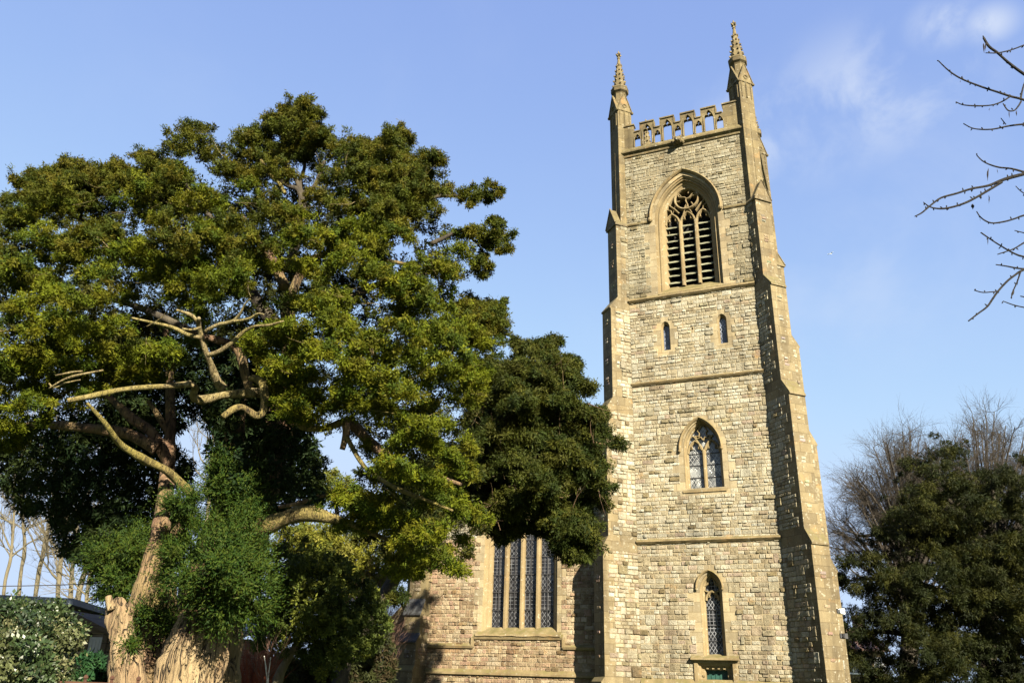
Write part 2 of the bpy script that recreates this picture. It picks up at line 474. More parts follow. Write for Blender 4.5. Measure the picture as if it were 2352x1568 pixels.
def arch(cu, hw, zb, zs, rise, n=10, c=None):
    """pointed arch outline: up the left jamb, over the apex, down the right"""
    if c is None: c = (rise * rise - hw * hw) / (2 * hw)
    r = hw + c
    rise = math.sqrt(max(r * r - c * c, 1e-6))
    a_end = math.atan2(rise, c)
    left = [(cu + c - r * math.cos(a_end * i / n), zs + r * math.sin(a_end * i / n)) for i in range(n + 1)]
    right = [(2 * cu - x, z) for x, z in reversed(left[:-1])]
    return [(cu - hw, zb)] + left + right + [(cu + hw, zb)]
def arch_halfwidth(hw, zb, zs, rise):
    c = (rise * rise - hw * hw) / (2 * hw); r = hw + c
    def f(z):
        if z < zb or z > zs + rise: return 0
        if z <= zs: return hw
        return max(0, math.sqrt(max(r * r - (z - zs) ** 2, 0)) - c)
    return f
def opening(cu, hw, zb, zs, rise, narrow=.16, wide=.34, below=0.0):
    hf = arch_halfwidth(hw + .02, zb, zs, rise + .02)
    def o(z0, z1, k):
        if z1 < zb - below or z0 > zs + rise + .1: return None
        zz = max(z0, zb)
        w = hf(min(max(zz, zb), zs + rise)) if zz <= zs + rise else 0
        if z1 > zs: extra = narrow
        else: extra = wide if (int(z0 / .31) % 2) else narrow
        return (cu - w - extra, cu + w + extra)
    return o
def bar2(mb, pts, w, fn, d0, d1, mat=0, closed=False):
    """moulded bar along a 2D path in a wall plane, chamfered towards the viewer"""
    n = len(pts); rings = []
    for i, p in enumerate(pts):
        a = pts[(i - 1) % n] if (closed or i) else p
        b = pts[(i + 1) % n] if (closed or i < n - 1) else p
        t = Vector((b[0] - a[0], b[1] - a[1]))
        t = t.normalized() if t.length > 1e-9 else Vector((1, 0))
        nx, nz = -t.y, t.x
        q = lambda s, d: fn(p[0] + nx * s, p[1] + nz * s, d)
        rings.append([q(-w / 2, d0), q(-w / 2, d1 + (d0 - d1) * .35), q(-w * .2, d1), q(w * .2, d1), q(w / 2, d1 + (d0 - d1) * .35), q(w / 2, d0)])
    if closed: rings.append(rings[0])
    mb.loft(rings, mat)

# ------------------------------------------------------------------ ground
def ground():
    mb = MB(); N = 60
    xs = [(-1 + 2 * i / N) for i in range(N + 1)]
    g = lambda t: 900 * t * abs(t) ** 1.6
    for yy in xs:
        for xx in xs:
            x, y = g(xx), g(yy) + 10
            mb.v.append((x, y, .05 * mnoise.noise((x * .1, y * .1, 0)) - .05))
    for i in range(N):
        for j in range(N):
            k = i * (N + 1) + j
            mb.f.append((k, k + 1, k + N + 2, k + N + 1)); mb.m.append(0); mb.c.append((1, 1, 1))
    m, n, l, b = new_mat('churchyard grass')
    v = coords(n)
    l.new(ramp(n, l, noise_tex(n, l, 1.5, 8, .7, v), [(.3, (.025, .04, .012)), (.6, (.05, .075, .02)), (.8, (.09, .085, .035))]), b.inputs['Base Color'])
    bump(n, l, b, noise_tex(n, l, 40, 4, .7, v), .6, .03)
    o = mb.build('ground', m)
    o['kind'] = 'structure'
    tag(o, 'short green churchyard grass around the church and trees', 'ground', kind='structure')
ground()

# ------------------------------------------------------------------ church
X0, Y0, PSI = 6.1276, 24.6904, 0.4077
church = empty('church', (X0, Y0, 0), -PSI)
tag(church, 'honey stone parish church with a tall pinnacled tower and pierced parapet', 'church')
HB, RW = 2.59, 2.15            # half the tower's side, half the wall between the buttresses
ZTOP = 20.35
P_front = lambda y0=0.: (lambda u, z, d: (u, y0 - d, z))
random.seed(4)
front = P_front(0)

# openings of the tower front: outer order outlines
bel_out = dict(cu=.02, hw=1.13, zb=14.27, zs=17.32, rise=1.70)
pair_out = dict(cu=.06, hw=.60, zb=7.33, zs=8.62, rise=.95)
lan_out = dict(cu=.025, hw=.33, zb=2.40, zs=4.22, rise=.56)
slit_a = dict(cu=-.93, hw=.155, zb=12.12, zs=12.98, rise=.22)
slit_b = dict(cu=.985, hw=.155, zb=12.12, zs=12.98, rise=.22)
door_hw = .47
OPEN = [opening(bel_out['cu'], 1.13, 14.27, 17.32, 1.70, .2, .38), opening(pair_out['cu'], .60, 7.33, 8.62, .95, .14, .36, .1),
        opening(lan_out['cu'], .33, 2.40, 4.22, .56, .16, .34, .1), opening(slit_a['cu'], .155, 12.12, 12.98, .22, .12, .24, .08),
        opening(slit_b['cu'], .155, 12.12, 12.98, .22, .12, .24, .08),
        lambda z0, z1, k: (-.62, .66) if z0 < 2.36 else None]
walls = MB()
def rect(a, b, c, d): return [(a, c), (b, c), (b, d), (a, d)]
holes = [arch(**bel_out), arch(**pair_out), arch(**lan_out), arch(**slit_a), arch(**slit_b), [(-door_hw + .01, .0), (-door_hw + .01, 2.22), (door_hw + .01, 2.22), (door_hw + .01, .0)]]
hole_round = [(-.005 + .035 * math.cos(a * math.pi / 4), 12.79 + .035 * math.sin(a * math.pi / 4)) for a in range(8)]
outer = [(-RW - .4, -.1), (-door_hw + .01, -.1)] + holes[5] + [(door_hw + .01, -.1), (RW + .4, -.1), (RW + .4, ZTOP + .3), (-RW - .4, ZTOP + .3)]
walls.poly([outer] + holes[:5] + [hole_round], lambda a, b: (a, 0, b), 0)
hl = hole_round + [hole_round[0]]
walls.loft([[(a, 0, z) for a, z in hl], [(a, .3, z) for a, z in hl]], 0)
walls.poly([hole_round], lambda a, b: (a, .3, b), 2)  # end of the hole coloured black as the shade inside
OPEN.append(lambda z0, z1, k: (-.06, .05) if z0 < 12.84 and z1 > 12.74 else None)
masonry(walls, front, lambda z, k: (-RW - .02, RW + .02), 1.78, ZTOP, tower_pal, OPEN, 1, bands=(6.48, 11.28))
# plain other sides with coarser stones
for rot in (1, 2, 3):
    Mr = Matrix.Translation((0, HB, 0)) @ Matrix.Rotation(rot * math.pi / 2, 4, 'Z') @ Matrix.Translation((0, -HB, 0))
    fn = lambda u, z, d, Mr=Mr: tuple(Mr @ Vector((u, -d, z)))
    walls.poly([rect(-RW - .4, RW + .4, -.1, ZTOP + .3)], lambda a, b, fn=fn: fn(a, b, 0), 0)
    masonry(walls, fn, lambda z, k: (-RW - .02, RW + .02), 1.78, ZTOP, tower_pal, (), 1, hmin=.16, hmax=.28)
walls.box((-HB + .05, .06, ZTOP + .02), (HB - .05, 2 * HB - .06, ZTOP + .1), 0)
tw = walls.build('tower_wall', [M['backing'], M['rubble'], M['shade_black']], church)
tw['label'] = 'coursed rubble walls of the tower'

# mouldings running between the buttresses on the four sides
def moulding(name, prof, half, mat, sides=(0, 1, 2, 3), lab=None):
    for rot in sides:
        mb = MB()
        Mr = Matrix.Translation((0, HB, 0)) @ Matrix.Rotation(rot * math.pi / 2, 4, 'Z') @ Matrix.Translation((0, -HB, 0))
        n_ = 28
        mb.loft([[tuple(Mr @ Vector((-half + 2 * half * i / n_, -d + random.uniform(-.004, .004), z + random.uniform(-.004, .004)))) for d, z in prof] for i in range(n_ + 1)], 0)
        o = mb.build(name, mat, church)
        if lab and rot == 0: o['label'] = lab
moulding('string_course', [(0, 1.60), (.10, 1.60), (.10, 1.65), (0, 1.80)], RW + .02, M['carved'])
moulding('string_course', [(0, 5.64), (.05, 5.66), (.11, 5.72), (.11, 5.76), (0, 5.82)], RW + .02, M['carved'])
moulding('string_course', [(0, 10.90), (.05, 10.92), (.10, 10.98), (.10, 11.01), (0, 11.07)], RW + .02, M['carved'])
moulding('string_course', [(0, 14.03), (.06, 14.06), (.12, 14.12), (.12, 14.16), (0, 14.25)], RW + .02, M['carved'])
moulding('string_course', [(0, 17.20), (.05, 17.23), (.07, 17.27), (0, 17.36)], RW + .02, M['carved'], (1, 2, 3))
for a, b_ in ((-RW - .02, -1.36), (1.38, RW + .02)):
    mb = MB(); mb.loft([[(a + (b_ - a) * i / 6, -d, z) for d, z in [(-.01, 17.20), (.05, 17.23), (.07, 17.27), (-.01, 17.36)]] for i in range(7)], 0)
    mb.build('string_course', M['carved'], church)
moulding('cornice', [(0, 20.28), (.05, 20.30), (.06, 20.36), (.03, 20.375), (.03, 20.40), (.13, 20.47), (.14, 20.53), (.10, 20.55), (.03, 20.70), (-.06, 20.71)], RW + .12, M['pinnacle'], lab='moulded cornice below the pierced parapet')

# ---- pierced parapet
def trefoil_hole(cu, hw, zb, zs, za, n=5):
    """cusped opening: jambs, a cusp at each haunch and a pointed head"""
    L = [(cu - hw, zb), (cu - hw, zs)]
    h = za - zs
    for i in range(1, n + 1):
        a = math.pi * (1 - i / n * .72)
        L.append((cu - hw * .40 + hw * .62 * math.cos(a) * .96, zs + h * .22 + h * .22 * math.sin(a) * 1.0))
    L += [(cu - hw * .34, zs + h * .50)]
    for i in range(1, n):
        t = i / n
        L.append((cu - hw * (.34 + .22 * math.sin(t * math.pi) ) * (1 - t) - hw * .3 * t * (1 - t), zs + h * (.5 + .5 * t)))
    L.append((cu, za))
    return L + [(2 * cu - x, z) for x, z in reversed(L[:-1])]
def parapet():
    mb = MB()
    x = [-2.2, -1.77]
    top = [(-2.3, 20.70), (2.3, 20.70), (2.3, 21.78), (1.65, 21.78), (1.65, 21.44)]
    mer = [(.86, 1.37), (.08, .58), (-.71, -.21), (-1.5, -.99)]
    for a, b_ in mer:
        top += [(b_, 21.44), (b_, 21.79), (a, 21.79), (a, 21.44)]
    top += [(-1.77, 21.44), (-1.77, 21.79), (-2.3, 21.79)]
    cren = [(-1.77, -1.5), (-.99, -.71), (-.21, .08), (.58, .86), (1.37, 1.65)]
    hs_ = []
    for a, b_ in cren: hs_.append(trefoil_hole((a + b_) / 2, .125, 20.73, 21.06, 21.32))
    for a, b_ in mer: hs_.append(trefoil_hole((a + b_) / 2, .165, 20.73, 21.32, 21.68))
    fn = lambda a, b_, d: (a, d, b_)
    mb.slab([top] + hs_, fn, .0, .15, 0)
    for a, b_ in mer:                        # moulded arch over each opening, coping on each step
        ap = arch((a + b_) / 2, .195, 20.74, 21.25, .44, 6)
        bar2(mb, ap, .035, lambda u, z, d: (u, d, z), .004, -.03)
        mb.box((a - .035, -.045, 21.765), (b_ + .035, .24, 21.82), 0)
        mb.box((a - .034, -.02, 21.46), (a - .002, .22, 21.764), 0); mb.box((b_ + .002, -.02, 21.46), (b_ + .034, .22, 21.764), 0)
    for a, b_ in cren:
        bar2(mb, arch((a + b_) / 2, .135, 20.74, 21.02, .29, 6), .03, lambda u, z, d: (u, d, z), .004, -.025)
        mb.box((a + .034, -.045, 21.42), (b_ - .034, .24, 21.465), 0)
    mb.box((1.62, -.045, 21.765), (2.3, .24, 21.82), 0); mb.box((-2.3, -.045, 21.765), (-1.74, .24, 21.82), 0)
    return mb
pm = parapet()
p0 = pm.build('parapet', M['pinnacle'], church)
for rot in (1, 2, 3):
    o = p0.copy(); col.objects.link(o)
    Mr = Matrix.Translation((0, HB, 0)) @ Matrix.Rotation(rot * math.pi / 2, 4, 'Z') @ Matrix.Translation((0, -HB, 0))
    o.parent = church; o.matrix_local = Mr
p0['label'] = 'pierced battlemented parapet on the front of the tower'

# ---- diagonal buttresses (one mesh: s runs outward, t across)
TT = .31
S5, S4, S3, S2, S1 = -.04, .17, .46, .73, .93
BACK = -.75
def buttress_mesh(stages, top, quoin=True, gablet=True, seed=1, pal=tower_pal, zlow=1.8, patches=True):
    """stages: list of (s_end, z_bottom, z_top_vertical, z_slope_top) from the ground up"""
    random.seed(seed)
    mb = MB()
    prof = [(BACK, -.1), (stages[0][0] + .10, -.1), (stages[0][0] + .10, zlow - .2), (stages[0][0] + .12, zlow - .19), (stages[0][0] + .12, zlow - .14), (stages[0][0], zlow)]
    for i, (s, zb, zt, zs) in enumerate(stages):
        if i + 1 < len(stages):
            s2 = stages[i + 1][0]
            prof += [(s, zt - .03), (s + .045, zt - .02), (s + .045, zt + .035), (s2, zs)]
        else:
            prof += [(s, top)]
    prof.append((BACK, top))
    mb.slab([prof], lambda s, z, t: (s, t, z), -TT, TT, 0)
    for sg in (-1, 1):
        for i, (s, zb, zt, zs) in enumerate(stages):
            r0 = -.31 + .0
            def u_of(z, k, s=s, i=i, zt=zt, zs=zs):
                e = s - (.17 if int(z / .31) % 2 else .36)
                return (-.30, max(e, -.30))
            z0 = zb if i == 0 else zb + .05
            if s - .17 + .30 < .15: continue
            fn = (lambda u, z, d, sg=sg: (u, sg * (TT + d), z)) if sg > 0 else (lambda u, z, d: (u, -(TT + d), z))
            masonry(mb, fn, u_of, max(z0, zlow), zt, pal, (), 1)
    if patches:                               # pairs of rough stones set in the dressed end faces
        for i, (s, zb, zt, zs) in enumerate(stages):
            z = max(zb, zlow) + .5
            while z < zt - .4:
                y0 = random.uniform(-.13, -.09)
                fn = lambda u, zz_, d, s=s: (s + d, u, zz_)
                for q in range(random.choice((1, 2, 2, 3))):
                    stone(mb, fn, y0, y0 + random.uniform(.16, .22), z + q * .105, z + q * .105 + .10, random.uniform(.012, .028), tuple(x * random.uniform(.8, 1.1) for x in random.choice(pal(z))), 1)
                z += random.uniform(.62, .80)
    if gablet:
        s = stages[-1][0]
        g0, g1 = s + .05, BACK
        for (w, zt_, th_) in ((TT + .05, 18.02, 0),):
            sec = [(-w, top - .04), (w, top - .04), (w, top + .02), (0, zt_), (-w, top + .02)]
            mb.loft([[(g0, a, z) for a, z in sec], [(g1, a, z) for a, z in sec]], 0, closed=True, cap0=True, cap1=True)
        bar2(mb, [(-w, top + .03), (0, 18.05), (w, top + .03)], .05, lambda a, z, d: (g0 - .03 + d, a, z), 0, .06)
    return mb
STG = [(S1, 0, 5.40, 5.85), (S2, 5.85, 9.92, 10.45), (S3, 10.45, 13.78, 14.25), (S4, 14.25, 17.25, 17.25)]
bm_ = buttress_mesh(STG, 17.25)
corner = [(-HB, 0, -135), (HB, 0, -45), (HB, 2 * HB, 45), (-HB, 2 * HB, 135)]
b0 = None
for (bx_, by_, ang) in corner:
    if b0 is None:
        b0 = bm_.build('buttress', [M['ashlar'], M['rubble']], church); o = b0
    else:
        o = b0.copy(); col.objects.link(o); o.parent = church
    o.location = (bx_, by_, 0); o.rotation_euler = (0, 0, R(ang))

# ---- pinnacles
def pinnacle_meshes():
    mb = MB(); cs = S5 - TT                      # axis of the shaft
    w = TT
    mb.box((cs - w, -w, 17.1), (cs + w, w, 22.66), 0)
    for k in range(4):                           # gablets on the four faces, with tracery panels below
        Mk = Matrix.Translation((cs, 0, 0)) @ Matrix.Rotation(k * math.pi / 2, 4, 'Z')
        fn = lambda a, z, d, Mk=Mk: tuple(Mk @ Vector((w + d, a, z)))
        sec = [(-w, 22.58), (w, 22.58), (0, 23.42)]
        mb.loft([[fn(a, z, .03) for a, z in sec], [fn(a, z, -w) for a, z in sec]], 0, closed=True, cap0=True)
        bar2(mb, [(-w - .03, 22.55), (-.01, 23.44), (.01, 23.44), (w + .03, 22.55)], .04, fn, .0, .06)
        for cc in (-.115, .115):
            bar2(mb, arch(cc, .095, 21.85, 22.50, .2, 5), .03, fn, -.004, .028)
        bar2(mb, [(.085 * math.cos(a * math.pi / 4), 22.80 + .085 * math.sin(a * math.pi / 4)) for a in range(8)], .03, fn, .0, .055, closed=True)
        # carved heads at the feet of the gablets
        c_ = Mk @ Vector((w + .02, w + .02, 22.56))
        for dz, r_ in ((0, .062),):
            rings = []
            for q in range(5):
                ph = -math.pi / 2 + math.pi * q / 4
                rings.append([(c_.x + r_ * 1.15 * math.cos(ph) * math.cos(a * math.pi / 3), c_.y + r_ * 1.15 * math.cos(ph) * math.sin(a * math.pi / 3), c_.z + r_ * math.sin(ph)) for a in range(6)])
            mb.loft(rings, 0, closed=True)
    ring = lambda r, z, n=8: [(cs + r * math.cos((a + .5) * 2 * math.pi / n), r * math.sin((a + .5) * 2 * math.pi / n), z) for a in range(n)]
    mb.loft([ring(.26, 22.5), ring(.25, 23.55), ring(.28, 23.60), ring(.355, 23.66), ring(.365, 23.76), ring(.35, 23.78), ring(.37, 23.84), ring(.33, 23.92), ring(.26, 23.98)], 0, closed=True, cap0=True, cap1=True)
    sp = MB()
    hts = [23.97, 25.05, 25.50]; rad = [.245, .10, .045]
    sp.loft([ring(r_, z) for r_, z in zip(rad, hts)], 0, closed=True, cap0=True, cap1=True)
    for lev, z in enumerate((24.02, 24.28, 24.55, 24.82, 25.08)):        # crockets up the arrises
        rr = .245 - (z - 23.97) * .135
        for a in range(8):
            an = (a + .5) * math.pi / 4
            M_ = Matrix.Translation((cs, 0, z)) @ Matrix.Rotation(an, 4, 'Z')
            s_ = .055 if lev < 3 else .04
            sp.loft([[tuple(M_ @ Vector(p)) for p in [(rr * .9, -s_ * .45, -.02), (rr * .9, s_ * .45, -.02), (rr * .9, s_ * .4, .07), (rr * .9, -s_ * .4, .07)]],
                     [tuple(M_ @ Vector(p)) for p in [(rr + s_, -s_ * .4, .005), (rr + s_, s_ * .4, .005), (rr + s_ * 1.15, s_ * .3, .06), (rr + s_ * 1.15, -s_ * .3, .06)]],
                     [tuple(M_ @ Vector(p)) for p in [(rr + s_ * 1.2, -s_ * .2, .05), (rr + s_ * 1.2, s_ * .2, .05), (rr + s_ * .8, s_ * .2, .10), (rr + s_ * .8, -s_ * .2, .10)]]], 0, closed=True, cap1=True)
    fi = MB()
    fi.loft([ring(.05, 25.48), ring(.075, 25.52), ring(.05, 25.56), ring(.035, 25.62), ring(.03, 25.72), ring(.06, 25.78), ring(.035, 25.84), ring(.012, 25.93)], 0, closed=True, cap1=True)
    for k in range(4):
        M_ = Matrix.Translation((cs, 0, 25.66)) @ Matrix.Rotation(k * math.pi / 2, 4, 'Z')
        fi.loft([[tuple(M_ @ Vector(p)) for p in [(.02, -.03, -.03), (.02, .03, -.03), (.02, .03, .05), (.02, -.03, .05)]],
                 [tuple(M_ @ Vector(p)) for p in [(.10, -.03, 0), (.10, .03, 0), (.12, .025, .07), (.12, -.025, .07)]],
                 [tuple(M_ @ Vector(p)) for p in [(.13, -.015, .05), (.13, .015, .05), (.11, .012, .10), (.11, -.012, .10)]]], 0, closed=True, cap1=True)
    return mb, sp, fi
pa, ps, pf = pinnacle_meshes()
proto = None
for (bx_, by_, ang) in corner:
    if proto is None:
        proto = [pa.build('pinnacle', M['pinnacle'], church)]
        proto.append(ps.build('spire', M['pinnacle'], proto[0])); proto.append(pf.build('finial', M['pinnacle'], proto[0]))
        r_ = proto[0]
    else:
        r_ = proto[0].copy(); col.objects.link(r_); r_.parent = church
        for ch in proto[1:]:
            c_ = ch.copy(); col.objects.link(c_); c_.parent = r_
    r_.location = (bx_, by_, 0); r_.rotation_euler = (0, 0, R(ang))

# ---- windows
def window_frame(name, orders, sill=True, y0=0., mat=None, hood=None, parent=church):
    """orders: list of (outline, depth); lofts the moulded reveal inward"""
    mb = MB()
    mb.loft([[(a, y0 + d, z) for a, z in o] for o, d in orders], 0)
    return mb.build(name, mat or M['carved'], parent)
def hood_mould(parent, cu, hw, zs, rise, w, y0=0., proj=.13, stops=.08, name='hood_mould'):
    mb = MB()
    c = (rise * rise - hw * hw) / (2 * hw)
    path = arch(cu, hw, zs, zs, rise, 14)[1:-1]
    n = len(path); rings = []
    for i, p in enumerate(path):
        a = path[max(i - 1, 0)]; b_ = path[min(i + 1, n - 1)]
        t = Vector((b_[0] - a[0], b_[1] - a[1])).normalized()
        nx, nz = -t.y, t.x                        # points outward
        q = lambda s, d: (p[0] + nx * s, y0 - d, p[1] + nz * s)
        rings.append([q(-w / 2, -.01), q(-w / 2, proj * .45), q(-w * .25, proj * .8), q(0, proj), q(w * .3, proj * .8), q(w / 2, -.01)])
    mb.loft(rings, 0)
    for e in (path[0], path[-1]):                 # carved stops
        rr = []
        for q in range(6):
            ph = -math.pi / 2 + math.pi * q / 5
            rr.append([(e[0] + stops * math.cos(ph) * math.cos(a * math.pi / 4) * random.uniform(.85, 1.15), y0 - proj * .5 + stops * math.cos(ph) * math.sin(a * math.pi / 4), e[1] - .04 + stops * 1.1 * math.sin(ph)) for a in range(8)])
        mb.loft(rr, 0, closed=True)
    return mb.build(name, M['carved'], parent)
def cusps(mb, cu, hw, zs, rise, fn, d0, d1, w=.035):
    """pointed head with a trefoil of small bars inside"""
    bar2(mb, arch(cu, hw, zs - .02, zs, rise, 8), w * 1.6, fn, d0, d1)
    for sg in (-1, 1):
        p = [(cu + sg * hw * .98, zs + rise * .02), (cu + sg * hw * .80, zs + rise * .34), (cu + sg * hw * .42, zs + rise * .34), (cu + sg * hw * .50, zs + rise * .62), (cu + sg * hw * .05, zs + rise * .96)]
        bar2(mb, p, w, fn, d0, d1 + (d0 - d1) * .3)

# belfry window
bw = empty('belfry_window'); bw.parent = church
cu = .02
o0 = arch(cu, 1.13, 14.27, 17.32, 1.70, 12)
cB = (1.70 ** 2 - 1.13 ** 2) / (2 * 1.13)
def bo(hw, zb): return arch(cu, hw, zb, 17.32, 0, 12, c=cB)
frame = window_frame('jamb', [(bo(1.13, 14.27), 0), (bo(1.13, 14.27), .05), (bo(1.07, 14.30), .06), (bo(1.05, 14.31), .12), (bo(1.0, 14.33), .10), (bo(.99, 14.36), .20), (bo(.93, 14.42), .21), (bo(.91, 14.43), .26),
                               (bo(.83, 14.52), .30), (bo(.80, 14.60), .42), (bo(.785, 14.66), .50), (bo(.785, 14.70), .95)], parent=bw)
frame['label'] = 'moulded limestone surround of the belfry window'
sill = MB(); sill.slab([[(-1.13, 14.20), (1.17, 14.20), (1.17, 14.30), (-1.13, 14.30)]], lambda a, z, d: (a, d, z), .0, .05)
sill.v = []; sill.f = []; sill.m = []; sill.c = []
n_ = 20
sill.loft([[(-1.12 + 2.28 * i / n_, d, z + random.uniform(-.006, .006)) for d, z in [(-.02, 14.25), (.02, 14.33), (.50, 14.72), (.95, 14.76)]] for i in range(n_ + 1)], 0)
sill.build('sill', M['carved'], bw)
hood_mould(bw, .0, 1.27, 17.36, 1.87, .12, stops=.09)
tr = MB()
fnW = lambda u, z, d: (u, .38 - d, z)
for mu in (-.255, .31): bar2(tr, [(mu, 14.62), (mu, 17.25)], .14, fnW, -.10, .12)
for (a, b_) in ((-.76, -.325), (-.19, .235), (.38, .80)):
    cusps(tr, (a + b_) / 2, (b_ - a) / 2 + .035, 17.22, .42, fnW, -.08, .06, .05)
bar2(tr, [(.03 + .43 * math.cos(a * math.pi / 14), 18.19 + .43 * math.sin(a * math.pi / 14)) for a in range(28)], .09, fnW, -.08, .09, closed=True)
for k in range(3):                                # three whirling lobes
    a0 = math.pi / 2 + .25 + k * 2 * math.pi / 3
    pts_ = [(.03 + .43 * t * math.cos(a0 + .9 * math.sin(t * 2.6)), 18.19 + .43 * t * math.sin(a0 + .9 * math.sin(t * 2.6))) for t in [i / 8 for i in range(9)]]
    bar2(tr, pts_, .055, fnW, -.08, .07)
    for dl in (.55, 1.45):
        a1 = a0 + dl
        pc = (.03 + .40 * math.cos(a1), 18.19 + .40 * math.sin(a1))
        bar2(tr, [pc, (.03 + .24 * math.cos(a1 + .10), 18.19 + .24 * math.sin(a1 + .10))], .05, fnW, -.06, .05)
for sg in (-1, 1):                                # small eyelets beside the circle
    bar2(tr, [(.03 + sg * .30, 17.62), (.03 + sg * .44, 17.82), (.03 + sg * .66, 18.05), (.03 + sg * .70, 18.12)], .06, fnW, -.08, .06)
    bar2(tr, [(.03 + sg * .56, 17.64), (.03 + sg * .60, 17.80), (.03 + sg * .74, 17.86)], .045, fnW, -.08, .05)
    bar2(tr, [(.03 + sg * .16, 17.55), (.03 + sg * .10, 17.70), (.03, 17.78)], .05, fnW, -.08, .05)
tr.build('tracery', M['carved'], bw)
for (a, b_) in ((-.77, -.325), (-.19, .24), (.38, .81)):
    for i in range(9):
        z = 14.86 + i * .283
        if z > 17.2: break
        lm = MB()
        lm.loft([[(x, y, z + dz + (0 if 0 < j < 6 else 0) + random.uniform(-.006, .006)) for y, dz in ((.36, -.085), (.36, -.055), (.62, .14), (.62, .11))] for j, x in enumerate([a + (b_ - a) * t / 6 for t in range(7)])], 0, closed=True, cap0=True, cap1=True)
        lm.build('louvre', M['louvre'], bw)
dk = MB(); dk.box((-1.0, .96, 14.3), (1.05, 1.0, 19.2)); dk.build('shade_panel', M['shade_black'], bw)  # black panel behind the louvres, painted as the unlit belfry interior

# two-light window
pw = empty('traceried_window'); pw.parent = church
cu = .065
cP = (.95 ** 2 - .60 ** 2) / 1.2
def po(hw, zb): return arch(cu, hw, zb, 8.62, 0, 10, c=cP)
window_frame('jamb', [(po(.60, 7.33), 0), (po(.59, 7.33), .05), (po(.545, 7.34), .10), (po(.535, 7.34), .16), (po(.50, 7.35), .20), (po(.49, 7.35), .34)], parent=pw)
hood_mould(pw, .0, .66, 8.60, 1.02, .10, proj=.11, stops=.055)
s_ = MB(); s_.loft([[(x, y, z) for y, z in ((-.035, 7.20), (-.035, 7.26), (.24, 7.37), (.35, 7.37))] for x in (-.62, -.3, .06, .4, .75)], 0); s_.build('sill', M['carved'], pw)
tr = MB(); fnP = lambda u, z, d: (u, .22 - d, z)
bar2(tr, [(cu, 7.34), (cu, 8.60)], .12, fnP, -.06, .07)
for sg in (-1, 1): cusps(tr, cu + sg * .265, .235, 8.52, .40, fnP, -.05, .055, .04)
for sg in (-1, 1):
    bar2(tr, [(cu + sg * .06, 8.60), (cu + sg * .16, 8.86), (cu + sg * .27, 9.04), (cu + sg * .33, 9.08)], .06, fnP, -.05, .05)
    bar2(tr, [(cu + sg * .24, 9.08), (cu + sg * .13, 9.06), (cu + sg * .10, 9.16), (cu + sg * .16, 9.24), (cu + sg * .08, 9.36), (cu, 9.46)], .04, fnP, -.05, .045)
    bar2(tr, [(cu + sg * .24, 9.08), (cu + sg * .20, 8.98), (cu + sg * .06, 9.02), (cu, 8.92)], .05, fnP, -.05, .05)
tr.build('tracery', M['carved'], pw)
g_ = MB(); g_.poly([po(.53, 7.3)], lambda a, z: (a, .28, z)); g_.build('glass', M['glass_pair'], pw)
for z in (7.72, 8.12, 8.50):
    q = MB(); q.box((cu - .5, .255, z - .012), (cu + .5, .275, z + .012)); q.build('saddle_bar', M['iron'], pw)

# tall lancet above the door
lw = empty('lancet_window'); lw.parent = church
cu = .027
cL = (.56 ** 2 - .33 ** 2) / .66
def lo(hw, zb): return arch(cu, hw, zb, 4.22, 0, 10, c=cL)
window_frame('jamb', [(lo(.33, 2.40), 0), (lo(.32, 2.40), .04), (lo(.27, 2.42), .09), (lo(.26, 2.43), .15), (lo(.215, 2.46), .20), (lo(.205, 2.47), .34)], parent=lw)
hood_mould(lw, -.01, .385, 4.33, .50, .075, proj=.09, stops=.045)
s_ = MB(); s_.loft([[(x, y, z + random.uniform(-.01, .01)) for y, z in ((-.10, 2.30), (-.10, 2.34), (.20, 2.48), (.35, 2.49))] for x in (-.44, -.2, 0, .25, .49)], 0); s_.build('sill', M['carved'], lw)
tr = MB()
cusps(tr, cu, .19, 4.00, .24, fnP, -.05, .055, .045)
for sg in (-1, 1):
    bar2(tr, [(cu + sg * .21, 4.26), (cu + sg * .10, 4.22), (cu, 4.24)], .05, fnP, -.05, .055)
    bar2(tr, [(cu + sg * .20, 4.40), (cu + sg * .11, 4.46), (cu + sg * .09, 4.52), (cu + sg * .05, 4.66)], .05, fnP, -.05, .05)
tr.build('tracery', M['carved'], lw)
g_ = MB(); g_.poly([lo(.24, 2.44)], lambda a, z: (a, .28, z)); g_.build('glass', M['glass_lancet'], lw)
for z in (2.85, 3.28, 3.72):
    q = MB(); q.box((cu - .21, .255, z - .01), (cu + .21, .275, z + .01)); q.build('saddle_bar', M['iron'], lw)

# slit windows
for S in (slit_a, slit_b):
    sw = empty('slit_window'); sw.parent = church
    k = dict(S)
    ol = arch(**k)
    inn = arch(k['cu'], .105, k['zb'] + .03, k['zs'] - .02, .16)
    window_frame('jamb', [(ol, 0), (arch(k['cu'], .15, k['zb'], k['zs'], .215), .03), (inn, .11), (inn, .24)], parent=sw)
    g_ = MB(); g_.poly([arch(k['cu'], .13, k['zb'], k['zs'], .19)], lambda a, z: (a, .19, z)); g_.build('glass', M['glass_slit'], sw)

